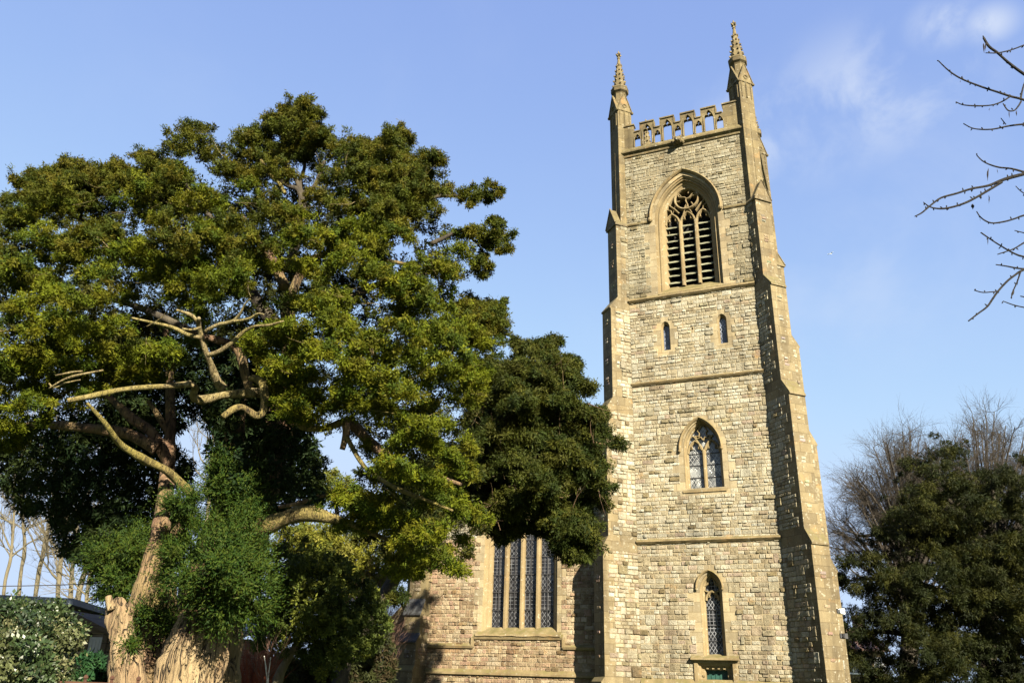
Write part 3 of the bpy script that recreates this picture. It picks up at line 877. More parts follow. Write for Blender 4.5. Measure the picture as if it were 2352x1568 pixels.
# doorway in the foot of the tower
dw = empty('doorway'); dw.parent = church
mb = MB()
dx = .01
def jamb(hw, top): return [(dx - hw, -.05), (dx - hw, top), (dx + hw, top), (dx + hw, -.05)]
mb.loft([[(a, d, z) for a, z in o] for o, d in ((jamb(.60, 2.34), -.005), (jamb(.60, 2.34), -.05), (jamb(.50, 2.24), -.05), (jamb(.48, 2.22), .02), (jamb(.42, 2.16), .05), (jamb(.41, 2.15), .12), (jamb(.31, 2.06), .16), (jamb(.30, 2.05), .42))], 0)
for i in range(4):                                 # carved paterae along the hollow of the lintel and jambs
    for (a, z) in ((dx - .24 + i * .16, 2.105), (dx - .36, 1.9 - i * .3), (dx + .36, 1.9 - i * .3)):
        mb.box((a - .03, .10, z - .025), (a + .03, .15, z + .025))
mb.build('jamb', M['carved'], dw)
mb = MB(); mb.loft([[(x, y, z) for y, z in ((-.05, 2.30), (-.16, 2.32), (-.16, 2.37), (-.01, 2.44))] for x in (-.66, -.3, 0, .3, .70)], 0, closed=True, cap0=True, cap1=True); mb.build('label_mould', M['carved'], dw)
mb = MB(); mb.box((dx - .32, .30, -.05), (dx + .32, .36, 2.08))
for i in range(5): mb.box((dx - .30 + i * .125, .285, 0), (dx - .295 + i * .125, .30, 2.06))
mb.build('door', M['door'], dw)

# gargoyle on the cornice: a crouched beast leaning out
mb = MB()
def blob(c, r, sq=(1, 1, 1), n=7, jit=.12):
    rings = []
    for q in range(n):
        ph = -math.pi / 2 + math.pi * q / (n - 1)
        rings.append([(c[0] + r * sq[0] * math.cos(ph) * math.cos(a * 2 * math.pi / 9) * random.uniform(1 - jit, 1 + jit), c[1] + r * sq[1] * math.cos(ph) * math.sin(a * 2 * math.pi / 9), c[2] + r * sq[2] * math.sin(ph)) for a in range(9)])
    mb.loft(rings, 0, closed=True)
mb.loft([[(-.05 + w_ * math.cos(a * math.pi / 4), y_, z_ + h_ * math.sin(a * math.pi / 4)) for a in range(8)] for (y_, w_, h_, z_) in ((.05, .19, .15, 20.5), (-.12, .17, .14, 20.48), (-.22, .12, .12, 20.46), (-.28, .13, .13, 20.46), (-.35, .11, .10, 20.44), (-.40, .05, .05, 20.42))], 0, closed=True, cap1=True)
for sg in (-1, 1):
    blob((-.05 + sg * .11, -.27, 20.57), .05, (.7, .6, 1.3)); blob((-.05 + sg * .16, -.10, 20.42), .08, (.8, 1.2, 1.1)); blob((-.05 + sg * .05, -.36, 20.51), .03)
gg = mb.build('gargoyle', M['pinnacle'], church)
gg['label'] = 'crouching stone gargoyle on the cornice'

# ---- nave west front
NY = .42
random.seed(11)
nfront = P_front(NY)
NC = -6.31
GL, GR = -9.83, -2.55
GEAVE, GAPEX = 8.2, 12.4
nav_out = dict(cu=NC, hw=1.33, zb=3.00, zs=6.35, rise=2.35)
mb = MB()
mb.poly([[(GL - .4, -.1), (GR, -.1), (GR, 7.7), (NC, GAPEX), (GL - .4, 7.7)], arch(**nav_out)], lambda a, z: (a, NY, z), 0)
def nave_run(z, k):
    if z < 7.7: return (GL, GR)
    t = (z - 7.7) / (GAPEX - 7.7)
    return (GL - .4 + (NC - GL + .4) * t + .1, GR + (NC - GR) * t - .1)
masonry(mb, nfront, nave_run, 1.9, GAPEX - .3, lambda z: PAL_NAVE if z < 6 else PAL_MID, (opening(NC, 1.33, 3.0, 6.35, 2.35, .12, .30),), 1, hmin=.09, hmax=.17)
masonry(mb, nfront, lambda z, k: (GL, GR), -.05, 1.74, lambda z: PAL_NAVE, (), 1)
mb.add([(GL - .4, NY, -.1), (GL - .4, NY + 22, -.1), (GL - .4, NY + 22, 7.7), (GL - .4, NY, 7.7)], [(3, 2, 1, 0)], 0)
masonry(mb, lambda u, z, d: (GL - .4 - d, u, z), lambda z, k: (NY + .3, NY + 8), 0, 7.6, lambda z: PAL_NAVE, (), 1, hmin=.18, hmax=.3)
mb.add([(GR, NY, -.1), (GR, NY + 22, -.1), (GR, NY + 22, 7.7), (GR, NY, 7.7)], [(0, 1, 2, 3)], 0)
mb.add([(GL - .4, NY + 22, -.1), (GR, NY + 22, -.1), (GR, NY + 22, 7.7), (NC, NY + 22, GAPEX), (GL - .4, NY + 22, 7.7)], [(4, 3, 2, 1, 0)], 0)
nw = mb.build('nave_wall', [M['backing'], M['rubble']], church)
nw['label'] = 'brown and honey rubble wall of the nave beside the tower'
m, n, l, b = new_mat('stone roof tile')
v = coords(n)
l.new(ramp(n, l, noise_tex(n, l, 3, 6, .7, v), [(.3, (.07, .06, .042)), (.7, (.14, .12, .085))]), b.inputs['Base Color']); M['tile'] = m
m, n, l, b = new_mat('dark slate'); v = coords(n)
l.new(ramp(n, l, noise_tex(n, l, 7, 5, .7, v), [(.3, (.012, .013, .015)), (.7, (.032, .033, .035))]), b.inputs['Base Color']); M['slate'] = m
mb = MB()
for sg, e in ((-1, GL - .7), (1, GR)):
    ze = 7.7 - (.3 * (GAPEX - 7.7) / (NC - GL + .4) if sg < 0 else 0)
    mb.loft([[(e, NY + .12, ze), (e, NY + 22, ze)], [(NC, NY + .12, GAPEX), (NC, NY + 22, GAPEX)], [(NC, NY + .12, GAPEX + .12), (NC, NY + 22, GAPEX + .12)], [(e, NY + .12, ze + .12), (e, NY + 22, ze + .12)]], 0, closed=True)
mb.build('nave_roof', M['tile'], church)
mb = MB()                                           # gable coping
bar2(mb, [(GL - .7, 7.35), (NC - .02, GAPEX + .1), (NC + .02, GAPEX + .1), (GR + .05, 7.7)], .26, lambda a, z, d: (a, NY - d, z), -.30, .10)
mb.build('gable_coping', M['ashlar'], church)
# string stepping up under the window
mb = MB()
for a, b_, zt in ((GL, -7.91, 2.68), (-7.91, -4.76, 2.96), (-4.76, -3.0, 2.68)):
    mb.loft([[(a + (b_ - a) * i / 8, NY - d, z) for d, z in ((0, zt - .14), (.07, zt - .12), (.10, zt - .05), (0, zt + .05))] for i in range(9)], 0, closed=True, cap0=True, cap1=True)
for u_ in (-7.93, -4.74):
    mb.box((u_ - .045, NY - .09, 2.60), (u_ + .045, NY, 2.925))
mb.loft([[(GL + (GR - GL) * i / 10, NY - d, z) for d, z in ((0, 1.74), (.09, 1.76), (.09, 1.82), (0, 1.95))] for i in range(11)], 0)
mb.build('string_course', M['carved'], church)
# the four-light window
nwn = empty('nave_window'); nwn.parent = church
cN = (2.35 ** 2 - 1.33 ** 2) / 2.66
def no(hw, zb): return arch(NC, hw, zb, 6.35, 0, 14, c=cN)
window_frame('jamb', [(no(1.33, 3.0), 0), (no(1.30, 3.02), .04), (no(1.22, 3.10), .10), (no(1.20, 3.12), .18), (no(1.12, 3.18), .24), (no(1.09, 3.22), .40)], y0=NY, parent=nwn)
hood_mould(nwn, NC, 1.42, 6.40, 2.46, .13, y0=NY, proj=.12)
mb = MB(); mb.loft([[(NC + x, NY + y, z + random.uniform(-.015, .015)) for y, z in ((-.13, 2.94), (-.12, 2.99), (.20, 3.22), (.42, 3.25))] for x in [-1.5 + 3.0 * i / 16 for i in range(17)]], 0)
mb.build('sill', M['carved'], nwn)
tr = MB(); fnN = lambda u, z, d: (u, NY + .26 - d, z)
for mu in (-.585, 0., .575): bar2(tr, [(NC + mu, 3.18), (NC + mu, 6.7)], .155, fnN, -.10, .12)
for c_ in (-.845, -.29, .29, .845): cusps(tr, NC + c_, .24, 6.45, .45, fnN, -.08, .07, .05)
for c_ in (-.55, .55):
    bar2(tr, arch(NC + c_, .55, 6.5, 6.6, .95, 8), .09, fnN, -.08, .08)
    bar2(tr, [(NC + c_ + .2 * math.cos(a * math.pi / 6), 7.15 + .2 * math.sin(a * math.pi / 6)) for a in range(12)], .06, fnN, -.08, .06, closed=True)
bar2(tr, [(NC + .42 * math.cos(a * math.pi / 9), 7.85 + .42 * math.sin(a * math.pi / 9)) for a in range(18)], .08, fnN, -.08, .08, closed=True)
for k in range(4):
    bar2(tr, [(NC + .4 * math.cos(k * math.pi / 2 + .78), 7.85 + .4 * math.sin(k * math.pi / 2 + .78)), (NC, 7.85)], .05, fnN, -.08, .05)
tr.build('tracery', M['carved'], nwn)
for (a, b_) in ((-1.12, -.66), (-.51, -.075), (.075, .50), (.65, 1.12)):
    pts_ = [p for p in no(1.12, 3.2)]
    hf = arch_halfwidth(1.12, 3.2, 6.35, math.sqrt((1.12 + cN) ** 2 - cN ** 2))
    zs_ = [3.2 + i * .2 for i in range(26)]
    g_ = MB()
    left = [(max(a, -hf(z)), z) for z in zs_ if hf(z) > max(abs(a), abs(b_)) * 0 + min(abs(a), abs(b_)) + .01]
    right = [(min(b_, hf(z)), z) for z in zs_ if hf(z) > min(abs(a), abs(b_)) + .01]
    g_.poly([[(NC + x, z) for x, z in left + right[::-1]]], lambda u, z: (u, NY + .32, z))
    g_.build('glass', M['glass_nave'], nwn)
for i in range(7):
    q = MB(); q.box((NC - 1.1, NY + .29, 3.78 + i * .57 - .014), (NC + 1.1, NY + .312, 3.78 + i * .57 + .014)); q.build('saddle_bar', M['iron'], nwn)
for mu in (-.88, -.295, .29, .88):
    q = MB(); q.box((NC + mu - .01, NY + .285, 3.22), (NC + mu + .01, NY + .305, 6.7)); q.build('saddle_bar', M['iron'], nwn)
# corner buttress of the nave and a side buttress behind it
nb = buttress_mesh([(.80, 0, 2.68, 2.97), (.62, 2.97, 3.55, 4.08), (.40, 4.08, 5.45, 6.1), (-.1, 6.1, 7.6, 7.6)], 7.6, gablet=False, seed=9, pal=lambda z: PAL_NAVE, zlow=1.98, patches=True)
for s0_, z0_, s1_, z1_ in ((.80, 2.68, .62, 2.97), (.62, 3.55, .40, 4.08), (.40, 5.45, -.05, 6.1)):
    nb.loft([[(s0_ + .075, t_, z0_ + .00), (s0_ + .08, t_, z0_ + .05), (s1_ + .012, t_, z1_ + .02), (s1_ - .01, t_, z1_ - .02)] for t_ in (-TT - .03, TT + .03)], 2, closed=True, cap0=True, cap1=True)
for z0_, z1_, s_ in ((4.35, 5.15, .40), (3.1, 3.42, .62), (2.2, 2.5, .80)):        # sunk panels of rough stones
    for q_ in range(int((z1_ - z0_) / .13)):
        stone(nb, lambda u, z, d, s_=s_: (s_ + d, u, z), random.uniform(-.13, -.10), random.uniform(.10, .13), z0_ + q_ * .13, z0_ + q_ * .13 + .12, .03, tuple(x * .5 for x in random.choice(PAL_NAVE)), 1)
o = nb.build('buttress', [M['pinnacle'], M['rubble'], M['slate']], church, loc=(-9.94, NY, 0), rz=R(-90))
o['label'] = 'stepped buttress on the front corner of the nave'
nb = buttress_mesh([(.95, 0, 3.45, 4.1), (.38, 4.1, 6.2, 7.0), (-.1, 7.0, 7.6, 7.6)], 7.6, gablet=False, seed=10, pal=lambda z: PAL_NAVE, zlow=1.98, patches=False)
nb.build('buttress', [M['pinnacle'], M['rubble']], church, loc=(GL - .4, NY + .36, 0), rz=R(180))

# floodlight fittings on the right-hand buttress
Mb = Matrix.Translation(church.location) @ Matrix.Rotation(-PSI, 4, 'Z') @ Matrix.Translation((HB, 0, 0)) @ Matrix.Rotation(R(-45), 4, 'Z')
m, n, l, b = new_mat('white lamp housing'); b.inputs['Base Color'].default_value = (.7, .7, .68, 1); M['white'] = m
for z, mt, lab in ((3.62, 'white', 'small white security lamp high on the right edge of the tower buttress'), (2.98, 'iron', 'small black security lamp below the white one on the buttress')):
    e = empty('security_lamp', Mb @ Vector((S1 - .02, TT, z)), -PSI + R(-45)); tag(e, lab, 'lamp')
    q = MB(); q.box((-.05, .0, -.06), (.05, .05, .06)); q.box((-.02, .05, -.015), (.02, .12, .015)); q.build('bracket', M['iron'], e)
    q = MB(); q.loft([[(x, y, zz_) for x, zz_ in ((-w_, -h_), (w_, -h_), (w_, h_), (-w_, h_))] for y, w_, h_ in ((.10, .05, .04), (.13, .085, .065), (.22, .095, .07))], 0, closed=True, cap0=True, cap1=True); q.build('lamp_head', M[mt], e)

# ------------------------------------------------------------------ vegetation
def leaf_mat(name, trans=.22, rough=.7, gloss=.10):
    m, n, l, b = new_mat(name)
    a = n.new('ShaderNodeAttribute'); a.attribute_name = 'tone'
    l.new(a.outputs['Color'], b.inputs['Base Color'])
    b.inputs['Roughness'].default_value = rough
    b.inputs['Specular IOR Level'].default_value = gloss
    t = n.new('ShaderNodeBsdfTranslucent')
    l.new(mixrgb(n, l, 1., a.outputs['Color'], (1.3, 1.25, .6), 'MULTIPLY'), t.inputs['Color'])
    mx = n.new('ShaderNodeMixShader'); mx.inputs[0].default_value = trans
    l.new(b.outputs[0], mx.inputs[1]); l.new(t.outputs[0], mx.inputs[2])
    l.new(mx.outputs[0], n['Material Output'].inputs['Surface'])
    return m
M['leaf'] = leaf_mat('evergreen needles')
M['leaf_gloss'] = leaf_mat('glossy leaves', .12, .4, .3)
def bark_mat(name, c0, c1, c2, sc=(9, 9, 1.6), moss=None, crack=None):
    m, n, l, b = new_mat(name)
    v = coords(n)
    mp = n.new('ShaderNodeMapping'); mp.inputs['Scale'].default_value = sc; l.new(v, mp.inputs[0])
    f = noise_tex(n, l, 1., 7, .7, mp.outputs[0], .6)
    c = ramp(n, l, f, [(.36, c0), (.48, c1), (.66, c2)])
    if crack:
        mc = n.new('ShaderNodeMapping'); mc.inputs['Scale'].default_value = crack[0]; l.new(v, mc.inputs[0])
        q = noise_tex(n, l, 1., 3, .55, mc.outputs[0], .8)
        lineq = math_n(n, l, 'ABSOLUTE', math_n(n, l, 'SUBTRACT', q, .5))
        cf = maprange(n, l, lineq, .0, crack[1], .92, 0)
        f2 = math_n(n, l, 'SUBTRACT', f, cf)
    else: cf = None; f2 = f
    big = noise_tex(n, l, 1.1, 4, .6, v)
    if moss: c = mixrgb(n, l, maprange(n, l, big, .42, .66, 0, .85), c, moss)
    if crack: c = mixrgb(n, l, cf, c, (.022, .014, .009))
    l.new(c, b.inputs['Base Color'])
    bump(n, l, b, f2, 1.0, .07)
    return m
M['bark'] = bark_mat('reddish yew bark', (0.0194, 0.0097, 0.0062), (0.0817, 0.0466, 0.0272), (0.1322, 0.0855, 0.0525), moss=(0.1011, 0.0817, 0.0292), crack=((9, 9, 1.1), .022))
M['pale_bark'] = bark_mat('bleached yew wood', (0.0327, 0.0210, 0.0117), (0.1587, 0.1166, 0.0630), (0.2147, 0.1679, 0.0980), (13, 13, 1.0), moss=(0.1120, 0.0700, 0.0397), crack=((4.6, 4.6, .8), .020))
M['limb'] = bark_mat('lichened limb', (0.0240, 0.0144, 0.0072), (0.0920, 0.0680, 0.0256), (0.1600, 0.1280, 0.0496), (15, 15, 8), moss=(0.1080, 0.0920, 0.0176), crack=((14, 14, 3), .018))
M['dead'] = bark_mat('dead wood', (0.0351, 0.0234, 0.0109), (0.1209, 0.0936, 0.0429), (0.1950, 0.1599, 0.0897), (16, 16, 9), moss=(0.1170, 0.0975, 0.0234), crack=((16, 16, 4), .016))
M['grey_bark'] = bark_mat('green grey bark', (0.0285, 0.0243, 0.0161), (0.0684, 0.0585, 0.0353), (0.0970, 0.0827, 0.0546), (6, 6, 2))
M['dark_bark'] = bark_mat('dark bark', (0.0104, 0.0083, 0.0062), (0.0259, 0.0207, 0.0145), (0.0467, 0.0389, 0.0259), (7, 7, 2))
M['twig'] = bark_mat('shade-darkened twig bark', (.004, .003, .003), (.009, .007, .006), (.018, .015, .010), (20, 20, 20))  # near-black: shade on the silhouetted near twigs is put into the colour

def pin(P, x, y):
    """vectorised point-in-polygon"""
    P = np.array(P, float); x = np.asarray(x); y = np.asarray(y)
    inside = np.zeros(x.shape, bool)
    j = len(P) - 1
    for i in range(len(P)):
        xi, yi, xj, yj = *P[i], *P[j]
        c = ((yi > y) != (yj > y)) & (x < (xj - xi) * (y - yi) / (yj - yi + 1e-12) + xi)
        inside ^= c
        j = i
    return inside
def edge_dist(P, x, y):
    P = np.array(P, float); d = np.full(x.shape, 1e9)
    for i in range(len(P)):
        a, b = P[i - 1], P[i]
        ab = b - a
        t = np.clip(((x - a[0]) * ab[0] + (y - a[1]) * ab[1]) / (ab @ ab + 1e-9), 0, 1)
        d = np.minimum(d, np.hypot(x - a[0] - t * ab[0], y - a[1] - t * ab[1]))
    return d
def at_np(x, y, Y):
    D = np.stack([np.array(cx) * 0 + 0] * 0 or [np.zeros(1)], 0) if False else None
    a = (x - 1176)[:, None]; b = (y - 784)[:, None]
    d = a * np.array(cx)[None] - b * np.array(cy)[None] + F_PX * np.array(fwd)[None]
    return np.array([0, 0, EYE])[None] + d * (Y / d[:, 1])[:, None]
def unit(v): return v / (np.linalg.norm(v, axis=-1, keepdims=True) + 1e-9)

def spread(poly, n, rng, rmin_px, rmax_px, edge_pad, spacing=.55, tries=12):
    """clump centres and sizes that fill an outline without spilling far past it"""
    P = np.array(poly, float)
    lo, hi = P.min(0), P.max(0)
    N = n * tries
    x = rng.uniform(lo[0], hi[0], N); y = rng.uniform(lo[1], hi[1], N)
    k = pin(P, x, y); x, y = x[k], y[k]
    d = edge_dist(P, x, y)
    r = np.minimum(rng.uniform(rmin_px, rmax_px, len(x)), np.maximum(d * .95 + edge_pad, rmin_px * .45))
    X, Yy, Rr, Dd = [], [], [], []
    for i in range(len(x)):
        if X:
            q = np.hypot(np.array(X) - x[i], np.array(Yy) - y[i])
            if (q < spacing * np.minimum(np.array(Rr), r[i])).any(): continue
        X.append(x[i]); Yy.append(y[i]); Rr.append(r[i]); Dd.append(d[i])
        if len(X) >= n: break
    return np.array(X), np.array(Yy), np.array(Rr), np.array(Dd)

def leaves(C, Rm, rng, tufts=14, per=26, length=.09, width=.024, flat=.75, tones=None, tone_w=None, up=.15, droop=0., outward=.9, spreadr=(.55, 1.0), tuft_r=.035, shade=.25, tscale=None, align=.38, axis=None, stretch=2.3):
    """leaf blades: clump -> tuft -> blade. returns vertices (n,4,3) and colours (n,3)"""
    n = len(C)
    T = tufts if np.ndim(tufts) else np.full(n, tufts)
    idx = np.repeat(np.arange(n), T)
    d = unit(rng.normal(size=(len(idx), 3)))
    d[:, 2] = d[:, 2] * .85 + .12
    d = unit(d)
    cd = d.copy()
    rad = rng.uniform(*spreadr, len(idx))[:, None]
    off = d * rad * Rm[idx][:, None] * np.array([1, 1, flat])
    if axis is not None:                       # sprays: long in one direction, tapering to the tip
        e = unit(np.array(axis))[idx]
        pr = (off * e).sum(1, keepdims=True)
        taper = np.clip(1.05 - .55 * pr / Rm[idx][:, None], .35, 1.4)
        off = (off - e * pr) * taper * .8 + e * pr * stretch
    tp = C[idx] + off
    tp[:, 2] -= droop * (1 - d[:, 2]) * Rm[idx] * .5
    tones = np.array(tones)
    cw = rng.choice(len(tones), n, p=tone_w)
    tcol = tones[cw][idx]
    alt = rng.random(len(idx)) < .18
    tcol[alt] = tones[rng.choice(len(tones), alt.sum(), p=tone_w)]
    tcol = tcol * rng.uniform(1 - shade, 1 + shade, (len(idx), 1)) * rng.uniform(1 - shade * .5, 1 + shade * .5, (n, 1))[idx]
    li = np.repeat(np.arange(len(idx)), per)
    d = unit(d * .8 + rng.normal(size=d.shape) * .45)
    ld = unit(d[li] * outward * .55 + rng.normal(size=(len(li), 3)) * .75 + np.array([0, 0, up - droop]))
    base = tp[li] + rng.normal(size=(len(li), 3)) * tuft_r
    L = (length * rng.uniform(.6, 1.3, len(li)))
    if tscale is not None: L = L * tscale[idx][li]
    L = L[:, None]
    nrm = d[li] + rng.normal(size=(len(li), 3)) * align + cd[li] * .6
    side = unit(np.cross(ld, nrm))
    w = width * rng.uniform(.7, 1.3, (len(li), 1)) * (L / length)
    mid = base + ld * L * .45
    V = np.stack([base, mid + side * w * .5, base + ld * L, mid - side * w * .5], 1)
    col_ = tcol[li] * rng.uniform(.8, 1.2, (len(li), 1))
    return V, col_
def boughs(poly, n, rng, Yb, thick, r_px, clump_px, tones, blade, spread_=.72, pad=5, dome=.60, sag=.28, depth_lean=.0, jitter=.45, tufts=15, per=26, droop=.1, flat=.7, slope0=(0, 1e9), up=.1, per_pad=13):
    """drooping pads of small sprays set through an outline"""
    bx_, by_, br_, bd_ = spread(poly, n, rng, r_px[0], r_px[1], pad, spread_, 60)
    kk = ~((bd_ < 26) & (edge_noise(bx_ * 1.3 + 77, by_ * 1.3) > .14)); bx_, by_, br_, bd_ = bx_[kk], by_[kk], br_[kk], bd_[kk]
    bY = Yb - np.clip(bd_ / 200, 0, 1) ** .6 * thick * rng.uniform(.4, 1.0, len(bx_)) + rng.normal(0, jitter, len(bx_))
    num = np.clip((br_ / r_px[1]) ** 1.5 * per_pad, 4, 24).astype(int)
    ii = np.repeat(np.arange(len(bx_)), num)
    u = rng.uniform(-1, 1, len(ii)); t = rng.random(len(ii)) ** .7
    slope = np.clip((bx_ - slope0[0]) / slope0[1], -1, 1) * .45 + rng.normal(0, .18, len(bx_))
    x = bx_[ii] + u * br_[ii]
    y = by_[ii] + br_[ii] * (-(1 - u * u) * dome * t + sag * u * u + .12) + u * br_[ii] * slope[ii] + rng.normal(0, 2.5, len(ii))
    k = pin(poly, x, y) | (rng.random(len(x)) < .30)
    x, y, ii, u = x[k], y[k], ii[k], u[k]
    pm_ = Yb / .93 / F_PX
    Yc = bY[ii] - br_[ii] * pm_ * np.sqrt(1 - u * u) * rng.uniform(-.3, 1.1, len(ii))
    C = at_np(x, y, Yc)
    Rm = rng.uniform(clump_px[0], clump_px[1], len(x)) * pm_
    ref = clump_px[1] * .8 * pm_
    return leaves(C, Rm, rng, np.clip((Rm / ref) ** 2 * tufts, 6, 30).astype(int), per, blade[0], blade[1], flat, tones, None, up, droop, tuft_r=blade[0] * .5, axis=np.stack([u * 1.1 + rng.normal(0, .5, len(u)), -.5 + rng.normal(0, .5, len(u)), -.25 - .3 * u * u + rng.normal(0, .25, len(u))], 1))
def leaf_object(name, sets, mat, parent, extra=None, emat=None):
    V = np.concatenate([q[0] for q in sets]).astype(np.float32); Cc = np.concatenate([q[1] for q in sets]).astype(np.float32)
    n = len(V)
    co = V.reshape(-1, 3); loops = np.arange(n * 4, dtype=np.int32); tot = np.full(n, 4, np.int32); mi = np.zeros(n, np.int32)
    if extra is not None:
        co = np.concatenate([co, np.array(extra.v, np.float32)])
        loops = np.concatenate([loops, np.array([i + n * 4 for f in extra.f for i in f], np.int32)])
        tot = np.concatenate([tot, np.array([len(f) for f in extra.f], np.int32)])
        mi = np.concatenate([mi, np.ones(len(extra.f), np.int32)]); Cc = np.concatenate([Cc, np.ones((len(extra.f), 3), np.float32)])
    me = bpy.data.meshes.new(name)
    me.vertices.add(len(co)); me.vertices.foreach_set('co', co.ravel())
    me.loops.add(len(loops)); me.loops.foreach_set('vertex_index', loops)
    st = np.concatenate([[0], np.cumsum(tot)[:-1]]).astype(np.int32)
    me.polygons.add(len(tot)); me.polygons.foreach_set('loop_start', st); me.polygons.foreach_set('loop_total', tot)
    me.polygons.foreach_set('material_index', mi)
    a = me.attributes.new('tone', 'FLOAT_COLOR', 'FACE')
    ca = np.ones((len(tot), 4), np.float32); ca[:, :3] = np.clip(Cc, 0, 1)
    a.data.foreach_set('color', ca.ravel())
    me.materials.append(mat)
    if emat: me.materials.append(emat)
    me.update(calc_edges=True)
    o = bpy.data.objects.new(name, me)
    col.objects.link(o)
    if parent: o.parent = parent; o.matrix_parent_inverse = Matrix.Translation(-Vector(parent.location))
    return o
def world_part(mb, name, mat, parent, smooth=True):
    o = mb.build(name, mat, parent, smooth)
    o.matrix_parent_inverse = Matrix.Translation(-Vector(parent.location))
    return o
def limb(mb, pts, Y, r, seg=10, sub=5, wob=.35, flute=None, seed=None, mat=0, thin=.84):
    """branch along picture positions; Y a number or one per point; r in picture px per point"""
    n = len(pts)
    Ys = Y if isinstance(Y, (list, tuple)) else [Y] * n
    if len(Ys) == 2 and n != 2: Ys = [Ys[0] + (Ys[1] - Ys[0]) * i / (n - 1) for i in range(n)]
    rs = r if isinstance(r, (list, tuple)) else [r] * n
    rs = [q * (thin if q < 16 else 1) for q in rs]
    if len(rs) == 2 and n != 2: rs = [rs[0] + (rs[1] - rs[0]) * i / (n - 1) for i in range(n)]
    P = [at(x, y, q) for (x, y), q in zip(pts, Ys)]
    W = [q * mpp(x, y, Yq) for (x, y), Yq, q in zip(pts, Ys, rs)]
    mb.tube(P, W, seg, mat, sub=sub, wob=wob, flute=flute, seed=random.uniform(0, 50) if seed is None else seed)
def twig(mb, p, d, L, r, depth, spread_=.5, seg=4, up=.1, kids=(2, 4), ratio=.68, jitter=.25, nseg=4):
    """recursive bare branching"""
    pts = [Vector(p)]; rad = [r]
    dd = Vector(d).normalized()
    for i in range(nseg):
        dd = (dd + Vector((random.gauss(0, jitter), random.gauss(0, jitter), random.gauss(0, jitter) + up)) * .5).normalized()
        pts.append(pts[-1] + dd * L / nseg)
        rad.append(r * (1 - .55 * (i + 1) / nseg))
    mb.tube(pts, rad, max(seg, 3), sub=1, cap=False)
    if depth <= 0: return
    for k in range(random.randint(*kids)):
        t = random.uniform(.3, 1.0)
        q = pts[0].lerp(pts[-1], t) if False else pts[min(int(t * nseg), nseg)]
        ax = Vector((random.gauss(0, 1), random.gauss(0, 1), random.gauss(0, 1))).normalized()
        nd = (dd + ax * spread_).normalized()
        twig(mb, q, nd, L * ratio * random.uniform(.75, 1.2), max(rad[min(int(t * nseg), nseg)] * .68, .003), depth - 1, spread_, max(seg - 1, 3), up, kids, ratio, jitter, max(nseg - 1, 2))
    twig(mb, pts[-1], dd, L * ratio, rad[-1], depth - 1, spread_, max(seg - 1, 3), up, kids, ratio, jitter, max(nseg - 1, 2))

# ---------------- the old yew
rng = np.random.default_rng(7)
random.seed(7)
YEW_Y = 11.5
base = at(400, 1568, YEW_Y); yew = empty('yew_tree', (base.x, base.y, 0))
tag(yew, 'huge old yew with a split bleached trunk and wide yellow-green crown', 'tree')
CROWN = [(-160, 430), (0, 455), (22, 480), (45, 425), (30, 408), (70, 395), (112, 368), (165, 395), (200, 378), (255, 362), (300, 378), (308, 350), (355, 355), (420, 372), (455, 395), (470, 380), (430, 352), (385, 345), (378, 300), (440, 283), (500, 297), (530, 335), (560, 300), (600, 268), (640, 272), (662, 250), (708, 228), (727, 240), (715, 280), (755, 325), (800, 318), (850, 312), (905, 284), (920, 305), (955, 310), (1005, 358), (1012, 400), (1030, 420), (1028, 465), (995, 495), (1035, 515), (1065, 540), (1090, 555), (1085, 590), (1095, 655), (1075, 690), (1150, 690), (1160, 745), (1130, 800), (1110, 870), (1090, 960), (1080, 1060), (1110, 1130), (1120, 1200), (1085, 1250), (1075, 1300), (1045, 1320), (1000, 1300), (950, 1320), (905, 1330), (880, 1250), (800, 1230), (745, 1190), (760, 1130), (815, 1095), (800, 1010), (760, 985), (690, 1010), (650, 1000), (640, 930), (600, 880), (520, 800), (430, 780), (400, 870), (300, 880), (250, 930), (150, 930), (80, 1010), (0, 1030), (-160, 1050)]
GAPS = [[(640, 395), (715, 390), (720, 440), (640, 445)], [(735, 395), (752, 400), (748, 450), (725, 440)], [(905, 560), (960, 575), (945, 605), (900, 590)], [(870, 610), (930, 640), (925, 665), (880, 650)], [(600, 615), (640, 625), (630, 655), (600, 650)], [(405, 760), (440, 770), (440, 800), (400, 800)]]
SNAG = [(395, 700), (600, 690), (650, 735), (600, 800), (520, 830), (450, 830), (300, 735)]
YT = [(0.0483, 0.0586, 0.0023), (0.0576, 0.0645, 0.0024), (0.0364, 0.0483, 0.0023), (0.0238, 0.0371, 0.0024), (0.0520, 0.0525, 0.0024)]
YTOP = [(0.0366, 0.0395, 0.0024), (0.0442, 0.0403, 0.0027), (0.0292, 0.0354, 0.0024), (0.0210, 0.0287, 0.0027)]
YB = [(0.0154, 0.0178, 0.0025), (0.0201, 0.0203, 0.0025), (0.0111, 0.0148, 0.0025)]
def edge_noise(x, y): return np.array([mnoise.noise((a_ / 42., b_ / 42., 3.3)) for a_, b_ in zip(x, y)])
def depth_profile(d, lo, hi): return lo + (hi - lo) * np.clip(d / 260., 0, 1) ** .6
sets = []
